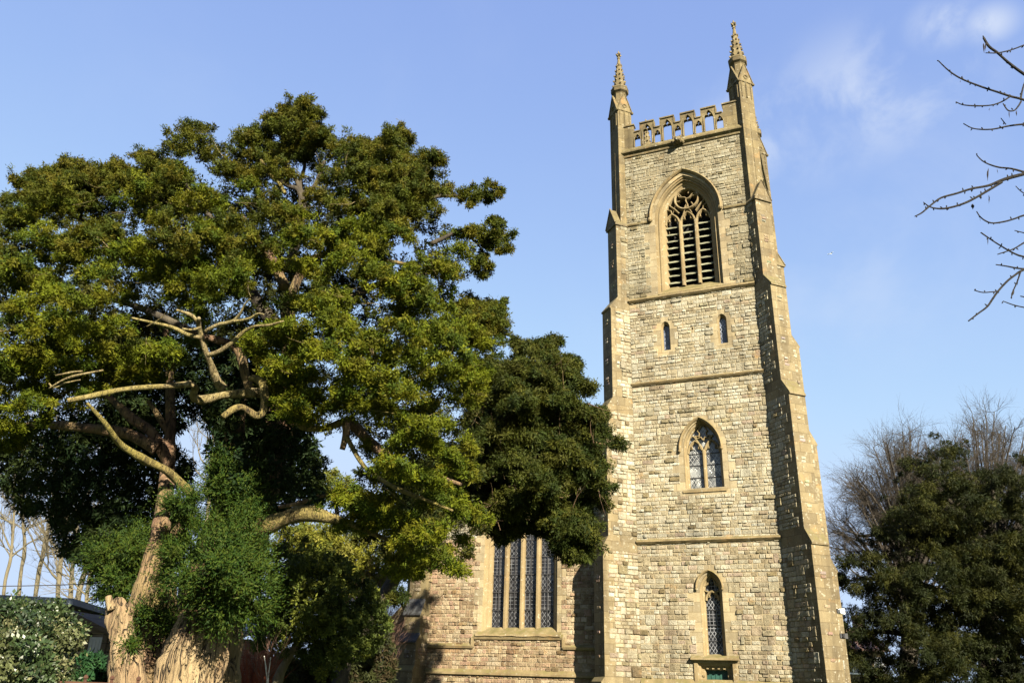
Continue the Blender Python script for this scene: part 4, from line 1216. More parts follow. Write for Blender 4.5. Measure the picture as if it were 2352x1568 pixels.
# boughs: each a drooping pad of small sprays, standing clear of the body behind it
px_, py_, pr_, pd_ = spread(CROWN, 285, rng, 20, 62, 6, .62, 60)
k = np.ones(len(px_), bool)
for g in GAPS: k &= ~pin(g, px_, py_)
k &= ~(pin(SNAG, px_, py_) & (rng.random(len(px_)) < .45))
px_, py_, pr_, pd_ = px_[k], py_[k], pr_[k], pd_[k]
th = depth_profile(pd_, .2, 2.6)
lean = np.clip((py_ - 300) / 800, 0, 1)                    # the lower boughs reach out further
pY = 11.7 - th * (.50 + .75 * lean) + rng.normal(0, .45, len(px_))
num = np.clip((pr_ / 50) ** 1.6 * 13, 4, 22).astype(int)
ii = np.repeat(np.arange(len(px_)), num)
u = rng.uniform(-1, 1, len(ii)); t = rng.random(len(ii)) ** .7
slope = np.clip((px_ - 520) / 600, -1, 1) * .45 + rng.normal(0, .18, len(px_))
x = px_[ii] + u * pr_[ii]
y = py_[ii] + pr_[ii] * (-(1 - u * u) * .60 * t + .28 * u * u + .12) + u * pr_[ii] * slope[ii] + rng.normal(0, 2.5, len(ii))
k = pin(CROWN, x, y) | (rng.random(len(x)) < .25)
x, y, ii, u, t = x[k], y[k], ii[k], u[k], t[k]
pm_ = 12.3 / F_PX
Yc = pY[ii] - pr_[ii] * pm_ * np.sqrt(1 - u * u) * rng.uniform(-.3, 1.0, len(ii)) * 1.1
C = at_np(x, y, Yc); m_px = (C - np.array([0, 0, EYE])) @ np.array(fwd) / F_PX
Rm = rng.uniform(10, 18, len(x)) * m_px
topw = np.clip((640 - py_) / 260, 0, 1) > rng.random(len(px_))
pt = rng.uniform(.78, 1.22, len(px_))
for sel, tones in ((topw[ii], YTOP), (~topw[ii], YT)):
    V, cc = leaves(C[sel], Rm[sel], rng, np.clip((Rm[sel] / .10) ** 2 * 14, 8, 26).astype(int), 30, .050, .0145, .72, tones, None, .12, .10, tuft_r=.024, axis=np.stack([u * 1.1 + rng.normal(0, .5, len(u)), -.6 + rng.normal(0, .5, len(u)), .05 - .35 * u * u + rng.normal(0, .30, len(u))], 1)[sel])
    sets.append((V, cc * 1.0))
x, y, r, d = spread(CROWN, 110, rng, 9, 20, 3, .9, 40)
k = np.ones(len(x), bool)
for g in GAPS: k &= ~pin(g, x, y)
k &= ~pin(SNAG, x, y)
x, y, r, d = x[k], y[k], r[k], d[k]
th = depth_profile(d, .2, 2.6)
Yc = 11.9 - th * (.50 + .75 * np.clip((y - 300) / 800, 0, 1)) + rng.normal(0, .5, len(x))
C = at_np(x, y, Yc); Rm = r * Yc / .92 / F_PX
sets.append(leaves(C, Rm, rng, np.clip((Rm / .12) ** 2 * 12, 5, 22).astype(int), 28, .052, .0145, .7, YTOP, None, .12, .15, tuft_r=.026, spreadr=(.2, 1.1)))
# body of the crown behind it; inner shade is put into its darker leaf tones
x, y, r, d = spread(CROWN, 720, rng, 28, 56, 0, .44, 40)
k = np.ones(len(x), bool)
for g in GAPS: k &= ~pin(g, x, y)
k &= ~((d < 60) & (edge_noise(x, y) > .0) & ~((x > 370) & (x < 745) & (y < 390))) & (edge_noise(x * 1.5 + 300, y * 1.5) < .46)
x, y, r, d = x[k], y[k], r[k], d[k]
Yc = 12.4 + depth_profile(d, 0, 2.0) * rng.uniform(-.45, 1.2, len(x))
C = at_np(x, y, Yc); m_px = (C - np.array([0, 0, EYE])) @ np.array(fwd) / F_PX
Rm = r * m_px
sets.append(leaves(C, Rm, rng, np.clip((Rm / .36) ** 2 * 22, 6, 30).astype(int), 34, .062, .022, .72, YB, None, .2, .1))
for extra, nn, Ye in (([(790, 335), (850, 315), (905, 288), (925, 305), (1005, 358), (1030, 425), (1025, 465), (960, 520), (820, 500)], 60, 11.7), ([(1060, 660), (1150, 690), (1165, 790), (1090, 810)], 22, 11.5), ([(0, 455), (110, 370), (255, 362), (310, 352), (420, 372), (420, 450), (150, 480), (0, 520)], 60, 11.9), ([(540, 335), (600, 270), (708, 230), (728, 242), (715, 282), (760, 330), (740, 380), (560, 370)], 30, 11.8)):
    sets.append(boughs(extra, nn, rng, Ye, .6, (16, 46), (9, 15), YTOP, (.050, .0145), .55, 4, .6, .28, jitter=.35, tufts=14, per=28, droop=.1, slope0=(520, 600)))
# the two boughs that stand out on the right
for poly, Y0_, nn in (([(1040, 440), (1075, 430), (1110, 420), (1125, 415), (1160, 440), (1145, 455), (1100, 470), (1060, 475)], 11.6, 16), ([(1070, 525), (1140, 500), (1190, 530), (1180, 575), (1150, 582), (1120, 570), (1085, 550)], 11.5, 26), ([(1100, 570), (1125, 600), (1132, 632), (1095, 640), (1085, 600)], 11.6, 10), ([(1105, 700), (1160, 690), (1150, 760), (1090, 760)], 11.6, 14)):
    x, y, r, d = spread(poly, nn * 2, rng, 7, 15, 3, .5, 90)
    C = at_np(x, y, Y0_ + rng.normal(0, .2, len(x))); Rm = r * (Y0_ / .92 / F_PX)
    sets.append(leaves(C, Rm, rng, 9, 26, .052, .016, .6, YTOP, None, .10, .15, tuft_r=.022))
# hanging foliage under and inside the crown, its shade painted as dark leaf tones
UNDER = [[(-160, 1000), (0, 1010), (150, 930), (260, 900), (330, 890), (390, 1000), (440, 1060), (440, 1180), (400, 1260), (350, 1290), (330, 1330), (240, 1330), (200, 1300), (140, 1260), (120, 1190), (60, 1180), (0, 1115), (-160, 1090)],
         [(500, 790), (640, 880), (700, 1010), (745, 1060), (740, 1180), (610, 1200), (500, 1200), (480, 1120), (510, 1060), (480, 930)],
         [(230, 760), (400, 730), (640, 740), (700, 860), (700, 1000), (560, 1010), (470, 960), (380, 1000), (240, 960)],
         [(470, 880), (600, 860), (690, 900), (735, 1030), (735, 1170), (620, 1190), (520, 1190), (485, 1100)]]
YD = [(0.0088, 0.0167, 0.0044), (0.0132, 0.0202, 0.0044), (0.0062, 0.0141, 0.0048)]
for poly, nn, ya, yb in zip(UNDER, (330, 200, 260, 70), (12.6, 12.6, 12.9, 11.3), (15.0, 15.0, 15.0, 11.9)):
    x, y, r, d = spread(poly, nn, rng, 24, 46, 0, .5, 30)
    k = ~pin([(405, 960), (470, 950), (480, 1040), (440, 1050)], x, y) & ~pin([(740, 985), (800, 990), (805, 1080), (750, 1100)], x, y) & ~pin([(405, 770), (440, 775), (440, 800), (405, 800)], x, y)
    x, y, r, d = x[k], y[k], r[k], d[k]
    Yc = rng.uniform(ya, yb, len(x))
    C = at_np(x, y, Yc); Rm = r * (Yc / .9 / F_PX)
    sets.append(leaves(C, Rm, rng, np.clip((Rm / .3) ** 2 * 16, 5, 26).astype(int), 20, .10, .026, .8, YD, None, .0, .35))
# overhead part of the crown, towards the viewer and above: positions only, no foliage is built from them
xx = rng.uniform(-7.2, -1.2, 90); yy = rng.uniform(11.6, 15.5, 90); zz = 6.2 + 3.2 * np.sqrt(np.clip(1 - ((xx + 4.4) / 4.0) ** 2, 0, 1)) * rng.uniform(.2, .8, 90)
crown_sets = sets

# sprouts around the trunk
sets = []
YS = [(0.0112, 0.0225, 0.0023), (0.0150, 0.0270, 0.0023), (0.0075, 0.0180, 0.0023), (0.0210, 0.0300, 0.0030)]
SPR = [([(380, 1290), (440, 1230), (520, 1185), (600, 1200), (618, 1300), (625, 1360), (590, 1415), (535, 1448), (490, 1428), (440, 1392), (385, 1350)], 90, 10.6),
       ([(388, 1140), (440, 1130), (462, 1180), (452, 1240), (400, 1260)], 22, 11.4), ([(210, 1265), (300, 1220), (352, 1240), (335, 1340), (290, 1375), (240, 1370), (215, 1340)], 46, 12.2),
       ([(500, 1060), (600, 1080), (612, 1180), (520, 1190), (490, 1130)], 40, 11.6), ([(300, 1420), (345, 1410), (350, 1500), (320, 1520), (295, 1470)], 10, 11.2), ([(380, 1400), (420, 1400), (410, 1460), (370, 1440)], 8, 11.3)]
for poly, nn, Y0_ in SPR:
    x, y, r, d = spread(poly, nn, rng, 13, 30, 4, .42, 40)
    kk = ~((d < 26) & (edge_noise(x * 1.6 + 50, y * 1.6) > .12)); x, y, r, d = x[kk], y[kk], r[kk], d[kk]
    Yc = Y0_ - np.clip(d / 150, 0, .6) + rng.normal(0, .24, len(x))
    C = at_np(x, y, Yc); Rm = r * (Yc / .9 / F_PX)
    sets.append(leaves(C, Rm, rng, np.clip((Rm / .22) ** 2 * 32, 8, 48).astype(int), 20, .062, .018, .95, YS, None, .55, 0))
    # long fresh shoots standing off the mass
    ns = nn * 40
    i = rng.integers(0, len(x), ns); cen = C.mean(0)
    dirn = unit((C[i] - cen) + rng.normal(size=(ns, 3)) * .35 + np.array([0, -.1, .25]))
    st = C[i] + dirn * Rm[i][:, None] * .8
    L = rng.uniform(.10, .34, (ns, 1))
    for q in range(6):
        t = (q + .5) / 6
        p_ = st + dirn * L * t
        sd = unit(np.cross(dirn, rng.normal(size=(ns, 3)))) ; ld = unit(dirn * .8 + sd)
        w_ = unit(np.cross(ld, dirn)) * .007
        V = np.stack([p_, p_ + ld * .02 + w_, p_ + ld * .045, p_ + ld * .02 - w_], 1)
        sets.append((V, np.array(YS)[rng.integers(0, 4, ns)] * 1.25))
leaf_object('trunk_sprouts', sets, M['leaf'], yew)

# trunk and limbs
mb = MB(); FL = .55
limb(mb, [(310, 1960), (292, 1640), (286, 1500), (278, 1420), (266, 1378)], 10.9, (52, 37, 29, 25, 14), 40, 9, .1, FL, 3)
limb(mb, [(258, 1400), (252, 1380), (249, 1368)], 10.8, (13, 10, 8), 14, 3, .1, .15, 5)
limb(mb, [(390, 2000), (398, 1720), (412, 1560), (434, 1470), (449, 1408)], 10.8, (100, 70, 50, 36, 20), 56, 10, .08, FL, 9)
limb(mb, [(480, 1980), (466, 1720), (474, 1560), (492, 1458)], 10.95, (74, 46, 36, 28), 44, 10, .08, FL, 14)
world_part(mb, 'trunk', M['pale_bark'], yew)['label'] = 'bleached and split lower trunk'
mb = MB()
limb(mb, [(340, 1960), (322, 1640), (322, 1480), (318, 1400), (338, 1330), (360, 1240), (374, 1170), (385, 1060), (391, 950), (388, 820), (380, 760)], (11.55, 11.55, 11.5, 11.4, 11.4, 11.5, 11.8, 12.2, 12.4, 12.6, 12.8), (46, 34, 29, 27, 24, 20, 17, 16, 13, 10, 7), 28, 5, .2, .18, 21)
limb(mb, [(380, 1960), (372, 1640), (368, 1480), (374, 1380), (380, 1290), (420, 1200)], 11.7, (58, 44, 34, 30, 20, 12), 30, 6, .2, .25, 27)
limb(mb, [(520, 1960), (508, 1700), (508, 1560), (520, 1440), (545, 1330), (580, 1180), (605, 1090), (640, 1010), (662, 900), (670, 800), (650, 640)], (11.8, 11.8, 11.8, 11.8, 12.1, 12.4, 12.4, 12.4, 12.5, 12.5, 12.4), (70, 50, 42, 44, 46, 44, 40, 34, 26, 20, 12), 30, 6, .2, .22, 33)
limb(mb, [(430, 1500), (470, 1330), (520, 1180), (530, 1060), (545, 960), (560, 880)], 12.2, (46, 42, 34, 26, 18, 12), 24, 5, .2, .2, 41)
world_part(mb, 'trunk', M['bark'], yew)['label'] = 'reddish brown stems rising out of the old trunk'
def branch(mat, *segs):
    mb = MB()
    for s in segs: limb(mb, *s)
    return world_part(mb, 'branch', M[mat], yew)
branch('limb', ([(438, 1132), (405, 1100), (380, 1080), (340, 1060), (318, 1045), (280, 1020), (262, 1000), (240, 970), (200, 925)], (11.2, 9.6), (11, 11, 12, 12, 11, 9, 8, 7, 4)))
branch('bark', ([(360, 1030), (300, 1000), (220, 985), (130, 978), (60, 975)], 11.9, (17, 15, 14, 11, 7)))
branch('bark', ([(392, 1065), (372, 1030), (345, 990), (310, 965), (270, 930), (240, 900)], 12.0, (16, 15, 14, 13, 10, 7)))
branch('bark', ([(388, 1000), (360, 950), (340, 920)], 12.3, (10, 8, 5)))
branch('dead', ([(155, 920), (200, 912), (240, 903), (290, 893), (370, 888), (440, 881)], (9.6, 10.2), (6, 7, 8, 8, 8, 9)), ([(440, 881), (447, 890), (443, 908), (455, 917), (480, 914), (520, 905), (590, 902), (620, 905)], (10.2, 11), (9, 10, 11, 12, 12, 12, 12, 11)))
branch('limb', ([(512, 957), (540, 938), (562, 938), (590, 955), (606, 940), (607, 900), (598, 875), (575, 868)], (10.0, 10.6), (8, 10, 10, 12, 13, 13, 12, 8)))
branch('dead', ([(512, 892), (497, 872), (486, 840), (475, 812), (464, 775), (456, 745), (457, 730)], (10.2, 9.3), (14, 11, 9, 8, 7, 6, 5)),
       ([(478, 815), (505, 806), (535, 785), (560, 762), (585, 750), (620, 747), (652, 737)], (9.6, 9.2), (7, 6, 6, 5, 4, 4, 2)),
       ([(462, 775), (430, 768), (395, 752), (355, 742), (303, 730)], (9.5, 9.1), (6, 6, 5, 4, 3)),
       ([(472, 762), (500, 747), (535, 738), (552, 720), (562, 700), (575, 686)], (9.5, 9.1), (6, 5, 5, 4, 3, 2)),
       ([(535, 738), (570, 732), (592, 720), (606, 722)], (9.2, 9.0), (4, 4, 3, 2)), ([(456, 742), (440, 725), (418, 716), (405, 712)], (9.4, 9.2), (5, 5, 4, 3)),
       ([(460, 752), (440, 757), (420, 755)], (9.4, 9.2), (4, 3, 3)))
branch('bark', ([(575, 895), (562, 850), (552, 815), (530, 790), (490, 778), (455, 768), (420, 755)], (11.2, 10.8), (14, 13, 12, 11, 9, 7, 4)))
branch('limb', ([(545, 1222), (600, 1208), (650, 1192), (700, 1181), (740, 1184), (800, 1202), (880, 1235), (960, 1262)], (11.2, 10.6), (20, 20, 19, 18, 16, 11, 6, 3)))
branch('bark', ([(640, 1165), (690, 1155), (730, 1140), (790, 1135)], 11.4, (6, 6, 5, 3)))
branch('limb', ([(688, 965), (700, 978), (740, 983), (775, 972), (800, 962)], 10.4, (12, 12, 10, 11, 9)))
branch('bark', ([(796, 968), (795, 995), (786, 1032)], 10.3, (11, 10, 7)))
branch('bark', ([(800, 965), (850, 1015), (900, 1055), (940, 1078), (990, 1092), (1060, 1112)], (10.5, 9.8), (13, 15, 14, 12, 10, 5)))
branch('limb', ([(795, 1000), (830, 1060), (862, 1090), (910, 1120), (960, 1140), (1040, 1172)], (10.3, 9.4), (7, 7, 6, 6, 5, 3)))
branch('bark', ([(655, 660), (640, 625), (615, 580), (590, 545), (560, 500)], (10.9, 11.2), (14, 13, 11, 9, 5)))
branch('bark', ([(660, 700), (700, 610), (740, 585), (800, 575), (850, 583), (900, 600), (965, 612)], 11.2, (14, 11, 9, 8, 8, 6, 4)))
branch('dark_bark', ([(660, 620), (690, 520), (690, 445), (660, 425), (620, 395), (585, 355)], 11.6, (14, 12, 9, 7, 6, 4)), ([(690, 445), (720, 430), (735, 400), (745, 370)], 11.6, (8, 6, 5, 4)), ([(690, 450), (684, 420), (668, 395), (655, 370), (650, 330)], 11.6, (7, 6, 5, 4, 3)), ([(700, 470), (690, 420), (700, 380), (690, 320)], 11.7, (6, 5, 4, 3)))
branch('limb', ([(655, 445), (640, 420), (615, 395), (595, 360)], 11.5, (6, 6, 5, 4)))
branch('dark_bark', ([(900, 520), (960, 475), (1000, 452), (1050, 450), (1110, 446)], 11.6, (9, 6, 5, 4, 2)), ([(1000, 452), (1010, 446), (1008, 438)], 11.6, (4, 3, 2)))
branch('dark_bark', ([(990, 560), (1060, 530), (1110, 530), (1160, 540)], 11.6, (7, 5, 3, 2)), ([(1080, 545), (1110, 580), (1112, 630)], 11.7, (3, 2, 1.5)))
branch('dark_bark', ([(760, 720), (850, 660), (930, 640), (1010, 620)], 11.8, (12, 9, 7, 4)), ([(640, 760), (560, 640), (520, 540), (440, 450), (420, 390)], 12.3, (18, 12, 9, 6, 3)), ([(520, 540), (400, 470), (340, 420)], 12.3, (8, 5, 3)), ([(560, 640), (420, 600), (260, 540), (140, 480), (60, 430)], 12.2, (12, 9, 7, 5, 2)), ([(480, 780), (300, 700), (120, 660), (0, 640)], 11.8, (12, 9, 7, 5)), ([(700, 700), (860, 480), (920, 380), (930, 330)], 12.2, (13, 8, 5, 3)))
branch('dead', ([(113, 892), (140, 875), (165, 865), (195, 858), (237, 850)], (8.9, 8.7), (2.5, 3, 3.5, 3, 2.5)), ([(128, 862), (165, 855), (190, 852)], 8.9, (2, 3, 2)), ([(113, 880), (125, 890), (150, 880), (185, 872)], 8.9, (2, 2.5, 2.5, 2)))
branch('limb', ([(835, 830), (820, 810), (808, 780)], 10.0, (7, 6, 4)), ([(855, 815), (850, 790), (842, 765)], 10.0, (6, 5, 4)))
# fine dead twigs across the outside of the crown
mb = MB()
x, y, r, d = spread(CROWN, 80, rng, 10, 20, 0, 1.0, 10)
for i in range(len(x)):
    if d[i] < 32: continue
    Yq = 11.8 - float(depth_profile(d[i:i + 1], .2, 2.6)[0]) * (.45 + .75 * min(max((y[i] - 300) / 800, 0), 1)) - .35
    p = at(x[i], y[i], Yq)
    twig(mb, p, (random.gauss(0, 1), -.4, random.gauss(.1, .6)), random.uniform(.2, .5), random.uniform(.004, .008), 1, .5, 4, .1, (1, 2), .6, .3, 4)
leaf_object('crown', crown_sets, M['leaf'], yew, mb, M['dead'])

# ---------------- the darker yew behind it
rng = np.random.default_rng(21); random.seed(21)
b_ = at(890, 1560, 19.0); yew2 = empty('yew_tree', (b_.x, b_.y, 0))
tag(yew2, 'dark green yew with drooping sprays between the old yew and the church', 'tree')
P2 = [(1160, 800), (1185, 805), (1215, 785), (1262, 778), (1285, 800), (1330, 840), (1352, 890), (1372, 940), (1388, 985), (1425, 1020), (1395, 1035), (1392, 1100), (1396, 1150), (1372, 1195), (1396, 1225), (1362, 1240), (1345, 1278), (1300, 1270), (1262, 1250), (1230, 1195), (1200, 1215), (1150, 1235), (1120, 1180), (1090, 1140), (1060, 1100), (1060, 960), (1090, 870), (1120, 800)]
P2b = [(880, 1090), (1060, 1000), (1110, 1140), (1010, 1230), (945, 1330), (905, 1400), (885, 1330), (890, 1290), (900, 1180)]
sets = []
TF = [(0.0169, 0.0225, 0.0028), (0.0225, 0.0265, 0.0028), (0.0124, 0.0192, 0.0028), (0.0282, 0.0298, 0.0034)]
TD = [(.016, .025, .005), (.022, .030, .005), (.012, .020, .005)]
for poly, nn, Yb in ((P2, 380, 19.0), (P2b, 130, 19.0), ([(1080, 700), (1150, 760), (1180, 830), (1130, 900), (1070, 860)], 40, 18.8)):
    x, y, r, d = spread(poly, nn, rng, 14, 32, 4, .44, 40)
    kk = (d > 20) & ~((d < 60) & (edge_noise(x * 1.5, y * 1.5 + 90) > .0)) & (edge_noise(x + 400, y) < .30); x, y, r, d = x[kk], y[kk], r[kk], d[kk]
    Yc = Yb - np.clip(d / 140, 0, 1) ** .7 * 1.9 * rng.uniform(-.6, 1.1, len(x)) + rng.normal(0, .45, len(x))
    C = at_np(x, y, Yc); Rm = r * (Yc / .92 / F_PX)
    sets.append(leaves(C, Rm, rng, np.clip((Rm / .32) ** 2 * 34, 10, 52).astype(int), 22, .10, .028, .62, TD, None, -.05, .30))
sets.append(boughs(P2, 170, rng, 18.0, 1.8, (14, 48), (9, 16), TF, (.085, .022), .66, 4, .5, .40, jitter=.5, droop=.35, up=-.05, slope0=(1150, 260)))
sets.append(boughs(P2b, 30, rng, 18.6, .8, (22, 42), (9, 15), TF, (.085, .022), droop=.4))
for tip, nn in (([(1375, 1000), (1428, 1018), (1430, 1030), (1378, 1042)], 8), ([(1288, 1235), (1350, 1235), (1343, 1288), (1300, 1284)], 9), ([(1372, 1185), (1402, 1222), (1370, 1238)], 6), ([(1115, 1180), (1185, 1195), (1172, 1252), (1130, 1235)], 9), ([(1215, 1190), (1260, 1200), (1255, 1240), (1225, 1235)], 7), ([(1300, 810), (1342, 838), (1330, 880), (1295, 860)], 8), ([(1235, 770), (1280, 775), (1270, 815), (1225, 810)], 8), ([(1340, 900), (1385, 945), (1378, 985), (1340, 960)], 8), ([(1185, 775), (1215, 795), (1200, 830), (1170, 815)], 7)):
    sets.append(boughs(tip, nn, rng, 18.0, .3, (10, 20), (5, 10), TF, (.08, .021), .45, 2, .4, .5, jitter=.3, droop=.4, up=-.05))
leaf_object('crown', sets, M['leaf'], yew2)
mb = MB()
limb(mb, [(740, 1900), (780, 1560), (838, 1440), (905, 1330), (955, 1225), (1040, 1120), (1120, 1000), (1200, 900), (1240, 820)], (19.4, 19.4, 19.4, 19.3, 19.2, 19, 19, 18.8, 18.6), (20, 17, 16, 16, 15, 14, 12, 8, 4), 14, 4, .2, .15, 3)
world_part(mb, 'trunk', M['dark_bark'], yew2)
mb = MB()
for s_ in (([(1000, 1160), (1120, 1150), (1240, 1140), (1330, 1130)], 18.6, (12, 9, 7, 3)), ([(1060, 1090), (1160, 1030), (1260, 1010), (1400, 1020)], 18.7, (12, 9, 6, 3)), ([(1120, 1000), (1220, 970), (1300, 930)], 18.8, (9, 7, 3))): limb(mb, *s_)
for i in range(26):
    x_ = random.uniform(1100, 1370); y_ = random.uniform(900, 1230)
    if pin(P2, np.array([x_]), np.array([y_]))[0]:
        twig(mb, at(x_, y_, 16.9), (random.gauss(0, .5), -.3, random.gauss(0, .8)), random.uniform(.4, .8), .010, 1, .5, 4, .1, (1, 2), .6, .4, 4)
world_part(mb, 'branch', M['bark'], yew2)

# ---------------- other evergreens
def bush(name, label, cat, polys, Yb, n, tones, leaf, root, rr=(18, 36), thick=1.2, flat=.85, droop=0., mat='leaf', group=None, trunks=(), per=20, dens=22, rref=.3, pad=3, seed=1, out=.9, tmat='dark_bark', up=.15, crown='crown', space=.46, rag=28, pads=None):
    rng = np.random.default_rng(seed); random.seed(seed)
    p = at(root[0], root[1], root[2] if len(root) > 2 else Yb)
    e = empty(name, (p.x, p.y, 0)); tag(e, label, cat, group)
    sets = []
    for poly, nn in zip(polys, n):
        x, y, r, d = spread(poly, nn, rng, rr[0], rr[1], pad, space, 40)
        kk = ~((d < rag) & (edge_noise(x * 1.4 + seed * 37, y * 1.4) > .10)); x, y, r, d = x[kk], y[kk], r[kk], d[kk]
        Yc = Yb - np.clip(d / 120, 0, 1) ** .7 * thick * rng.uniform(-.5, 1.1, len(x)) + rng.normal(0, thick * .15, len(x))
        C = at_np(x, y, Yc); Rm = r * (Yc / .93 / F_PX)
        if pads and poly is polys[0]:
            sets.append(boughs(poly, pads[0], rng, Yb - thick * .3, thick, pads[1], pads[2], pads[3], pads[4], .66, pad, .35, .45, jitter=.8, droop=.45, up=-.1, flat=.55))
        sets.append(leaves(C, Rm, rng, np.clip((Rm / rref) ** 2 * dens, 6, 60).astype(int), per, leaf[0], leaf[1], flat, tones, None, up, droop, out))
    leaf_object(crown, sets, M[mat], e)
    if trunks:
        mb = MB()
        for t in trunks: limb(mb, *t)
        world_part(mb, 'trunk', M[tmat], e)
    return e
bush('conifer', 'golden green conifer with hanging sprays behind the holly', 'tree', [[(650, 1225), (720, 1205), (790, 1210), (870, 1235), (905, 1285), (905, 1350), (850, 1385), (760, 1340), (680, 1320)], [(715, 1095), (745, 1080), (800, 1085), (815, 1130), (745, 1150)], [(600, 1225), (690, 1195), (760, 1190), (840, 1215), (720, 1270), (610, 1265)]], 23, (110, 24, 50),
     [(.085, .084, .009), (.066, .072, .010), (.046, .056, .010), (.105, .10, .02)], (.11, .028), (800, 1560, 23.3), (18, 34), 1.4, .9, .4, trunks=[([(790, 1900), (795, 1600), (790, 1350), (770, 1150)], 23.4, (22, 18, 12, 5))], seed=31)
bush('holly_tree', 'dense dark holly with glossy olive leaves and one bent bare stem', 'tree', [[(605, 1270), (690, 1235), (740, 1252), (800, 1290), (850, 1340), (880, 1385), (895, 1440), (850, 1500), (800, 1545), (740, 1560), (690, 1500), (620, 1500), (575, 1480), (600, 1420), (618, 1360)]], 17, (260,),
     [(.030, .042, .008), (.042, .054, .009), (.024, .035, .008), (.075, .085, .014)], (.070, .032), (690, 1700, 17.2), (15, 30), 1.6, .9, .05, 'leaf', trunks=[([(560, 1980), (600, 1700), (640, 1560), (668, 1505), (700, 1440), (730, 1360)], 17.2, (16, 14, 13, 12, 9, 5))], dens=32, per=22, seed=32, tmat='grey_bark')
bush('variegated_shrub', 'bushy shrub with cream edged leaves in front of the wooden sheds', 'shrub', [[(-120, 1400), (20, 1372), (60, 1396), (120, 1384), (172, 1420), (192, 1470), (172, 1510), (150, 1560), (140, 1640), (-120, 1640)]], 8.2, (230,),
     [(.014, .024, .008), (.020, .032, .011), (.010, .018, .007), (.016, .028, .009), (.024, .036, .012), (.040, .046, .018), (.075, .076, .036)], (.040, .022), (20, 1700, 8.3), (16, 34), .8, .95, .0, 'leaf_gloss', trunks=[([(20, 2100), (25, 1750), (30, 1600)], 8.3, (18, 14, 8)), ([(60, 2100), (90, 1750), (110, 1600)], 8.3, (14, 10, 6))], per=20, dens=34, rref=.14, seed=33)
bush('low_shrub', 'low dark green shrub at the foot of the grey shed door', 'shrub', [[(150, 1535), (195, 1508), (235, 1515), (245, 1560), (245, 1660), (140, 1660)]], 12.5, (90,),
     [(0.0080, 0.0272, 0.0096), (0.0128, 0.0360, 0.0112)], (.085, .03), (195, 1700, 12.6), (16, 28), .5, .9, .0, 'leaf', dens=22, rref=.18, trunks=[([(195, 1900), (195, 1700), (195, 1600)], 12.6, (10, 8, 4))], seed=34)
bush('low_shrub', 'shady dark shrub under the holly beside the brown twig thicket', 'shrub', [[(610, 1500), (700, 1480), (800, 1490), (880, 1440), (905, 1500), (905, 1640), (600, 1640)]], 20.5, (170,),
     [(0.0144, 0.0176, 0.0056), (0.0208, 0.0240, 0.0072), (0.0272, 0.0208, 0.0096)], (.10, .03), (760, 1700, 20.6), (18, 34), .6, .9, .0, 'leaf', dens=24, rref=.3, trunks=[([(760, 1900), (765, 1700), (770, 1560)], 20.6, (12, 9, 5))], seed=36)
# big conifer on the right
PR = [(1915, 1480), (1925, 1270), (1960, 1245), (2000, 1185), (2040, 1120), (2080, 1060), (2110, 1000), (2150, 972), (2200, 988), (2240, 1000), (2290, 1030), (2352, 1045), (2520, 1090), (2520, 1680), (1940, 1680)]
PRB = [(1990, 1640), (2040, 1420), (2110, 1290), (2170, 1180), (2230, 1120), (2290, 1130), (2352, 1150), (2520, 1190), (2520, 1680)]
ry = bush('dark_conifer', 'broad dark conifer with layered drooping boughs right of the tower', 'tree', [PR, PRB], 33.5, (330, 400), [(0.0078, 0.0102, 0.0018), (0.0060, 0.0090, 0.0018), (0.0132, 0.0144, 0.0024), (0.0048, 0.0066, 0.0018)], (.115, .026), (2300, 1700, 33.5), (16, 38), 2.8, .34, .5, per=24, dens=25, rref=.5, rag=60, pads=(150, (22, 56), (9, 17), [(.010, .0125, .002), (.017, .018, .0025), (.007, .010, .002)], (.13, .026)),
     trunks=[([(2330, 1900), (2330, 1650), (2320, 1400), (2290, 1180), (2270, 1090)], 33.8, (28, 24, 15, 6, 2)), ([(2310, 1450), (2200, 1380), (2080, 1330), (1960, 1330)], 33.4, (14, 10, 7, 3)), ([(2310, 1350), (2200, 1270), (2080, 1230), (1980, 1230)], 33.4, (14, 10, 7, 3)), ([(2290, 1230), (2200, 1160), (2100, 1120)], 33.4, (10, 7, 3)), ([(2320, 1500), (2180, 1490), (2050, 1450), (1950, 1460)], 33.4, (14, 10, 7, 3)), ([(2320, 1300), (2420, 1240), (2500, 1200)], 33.4, (12, 8, 3))], seed=35, pad=0, up=-.05, space=.34)

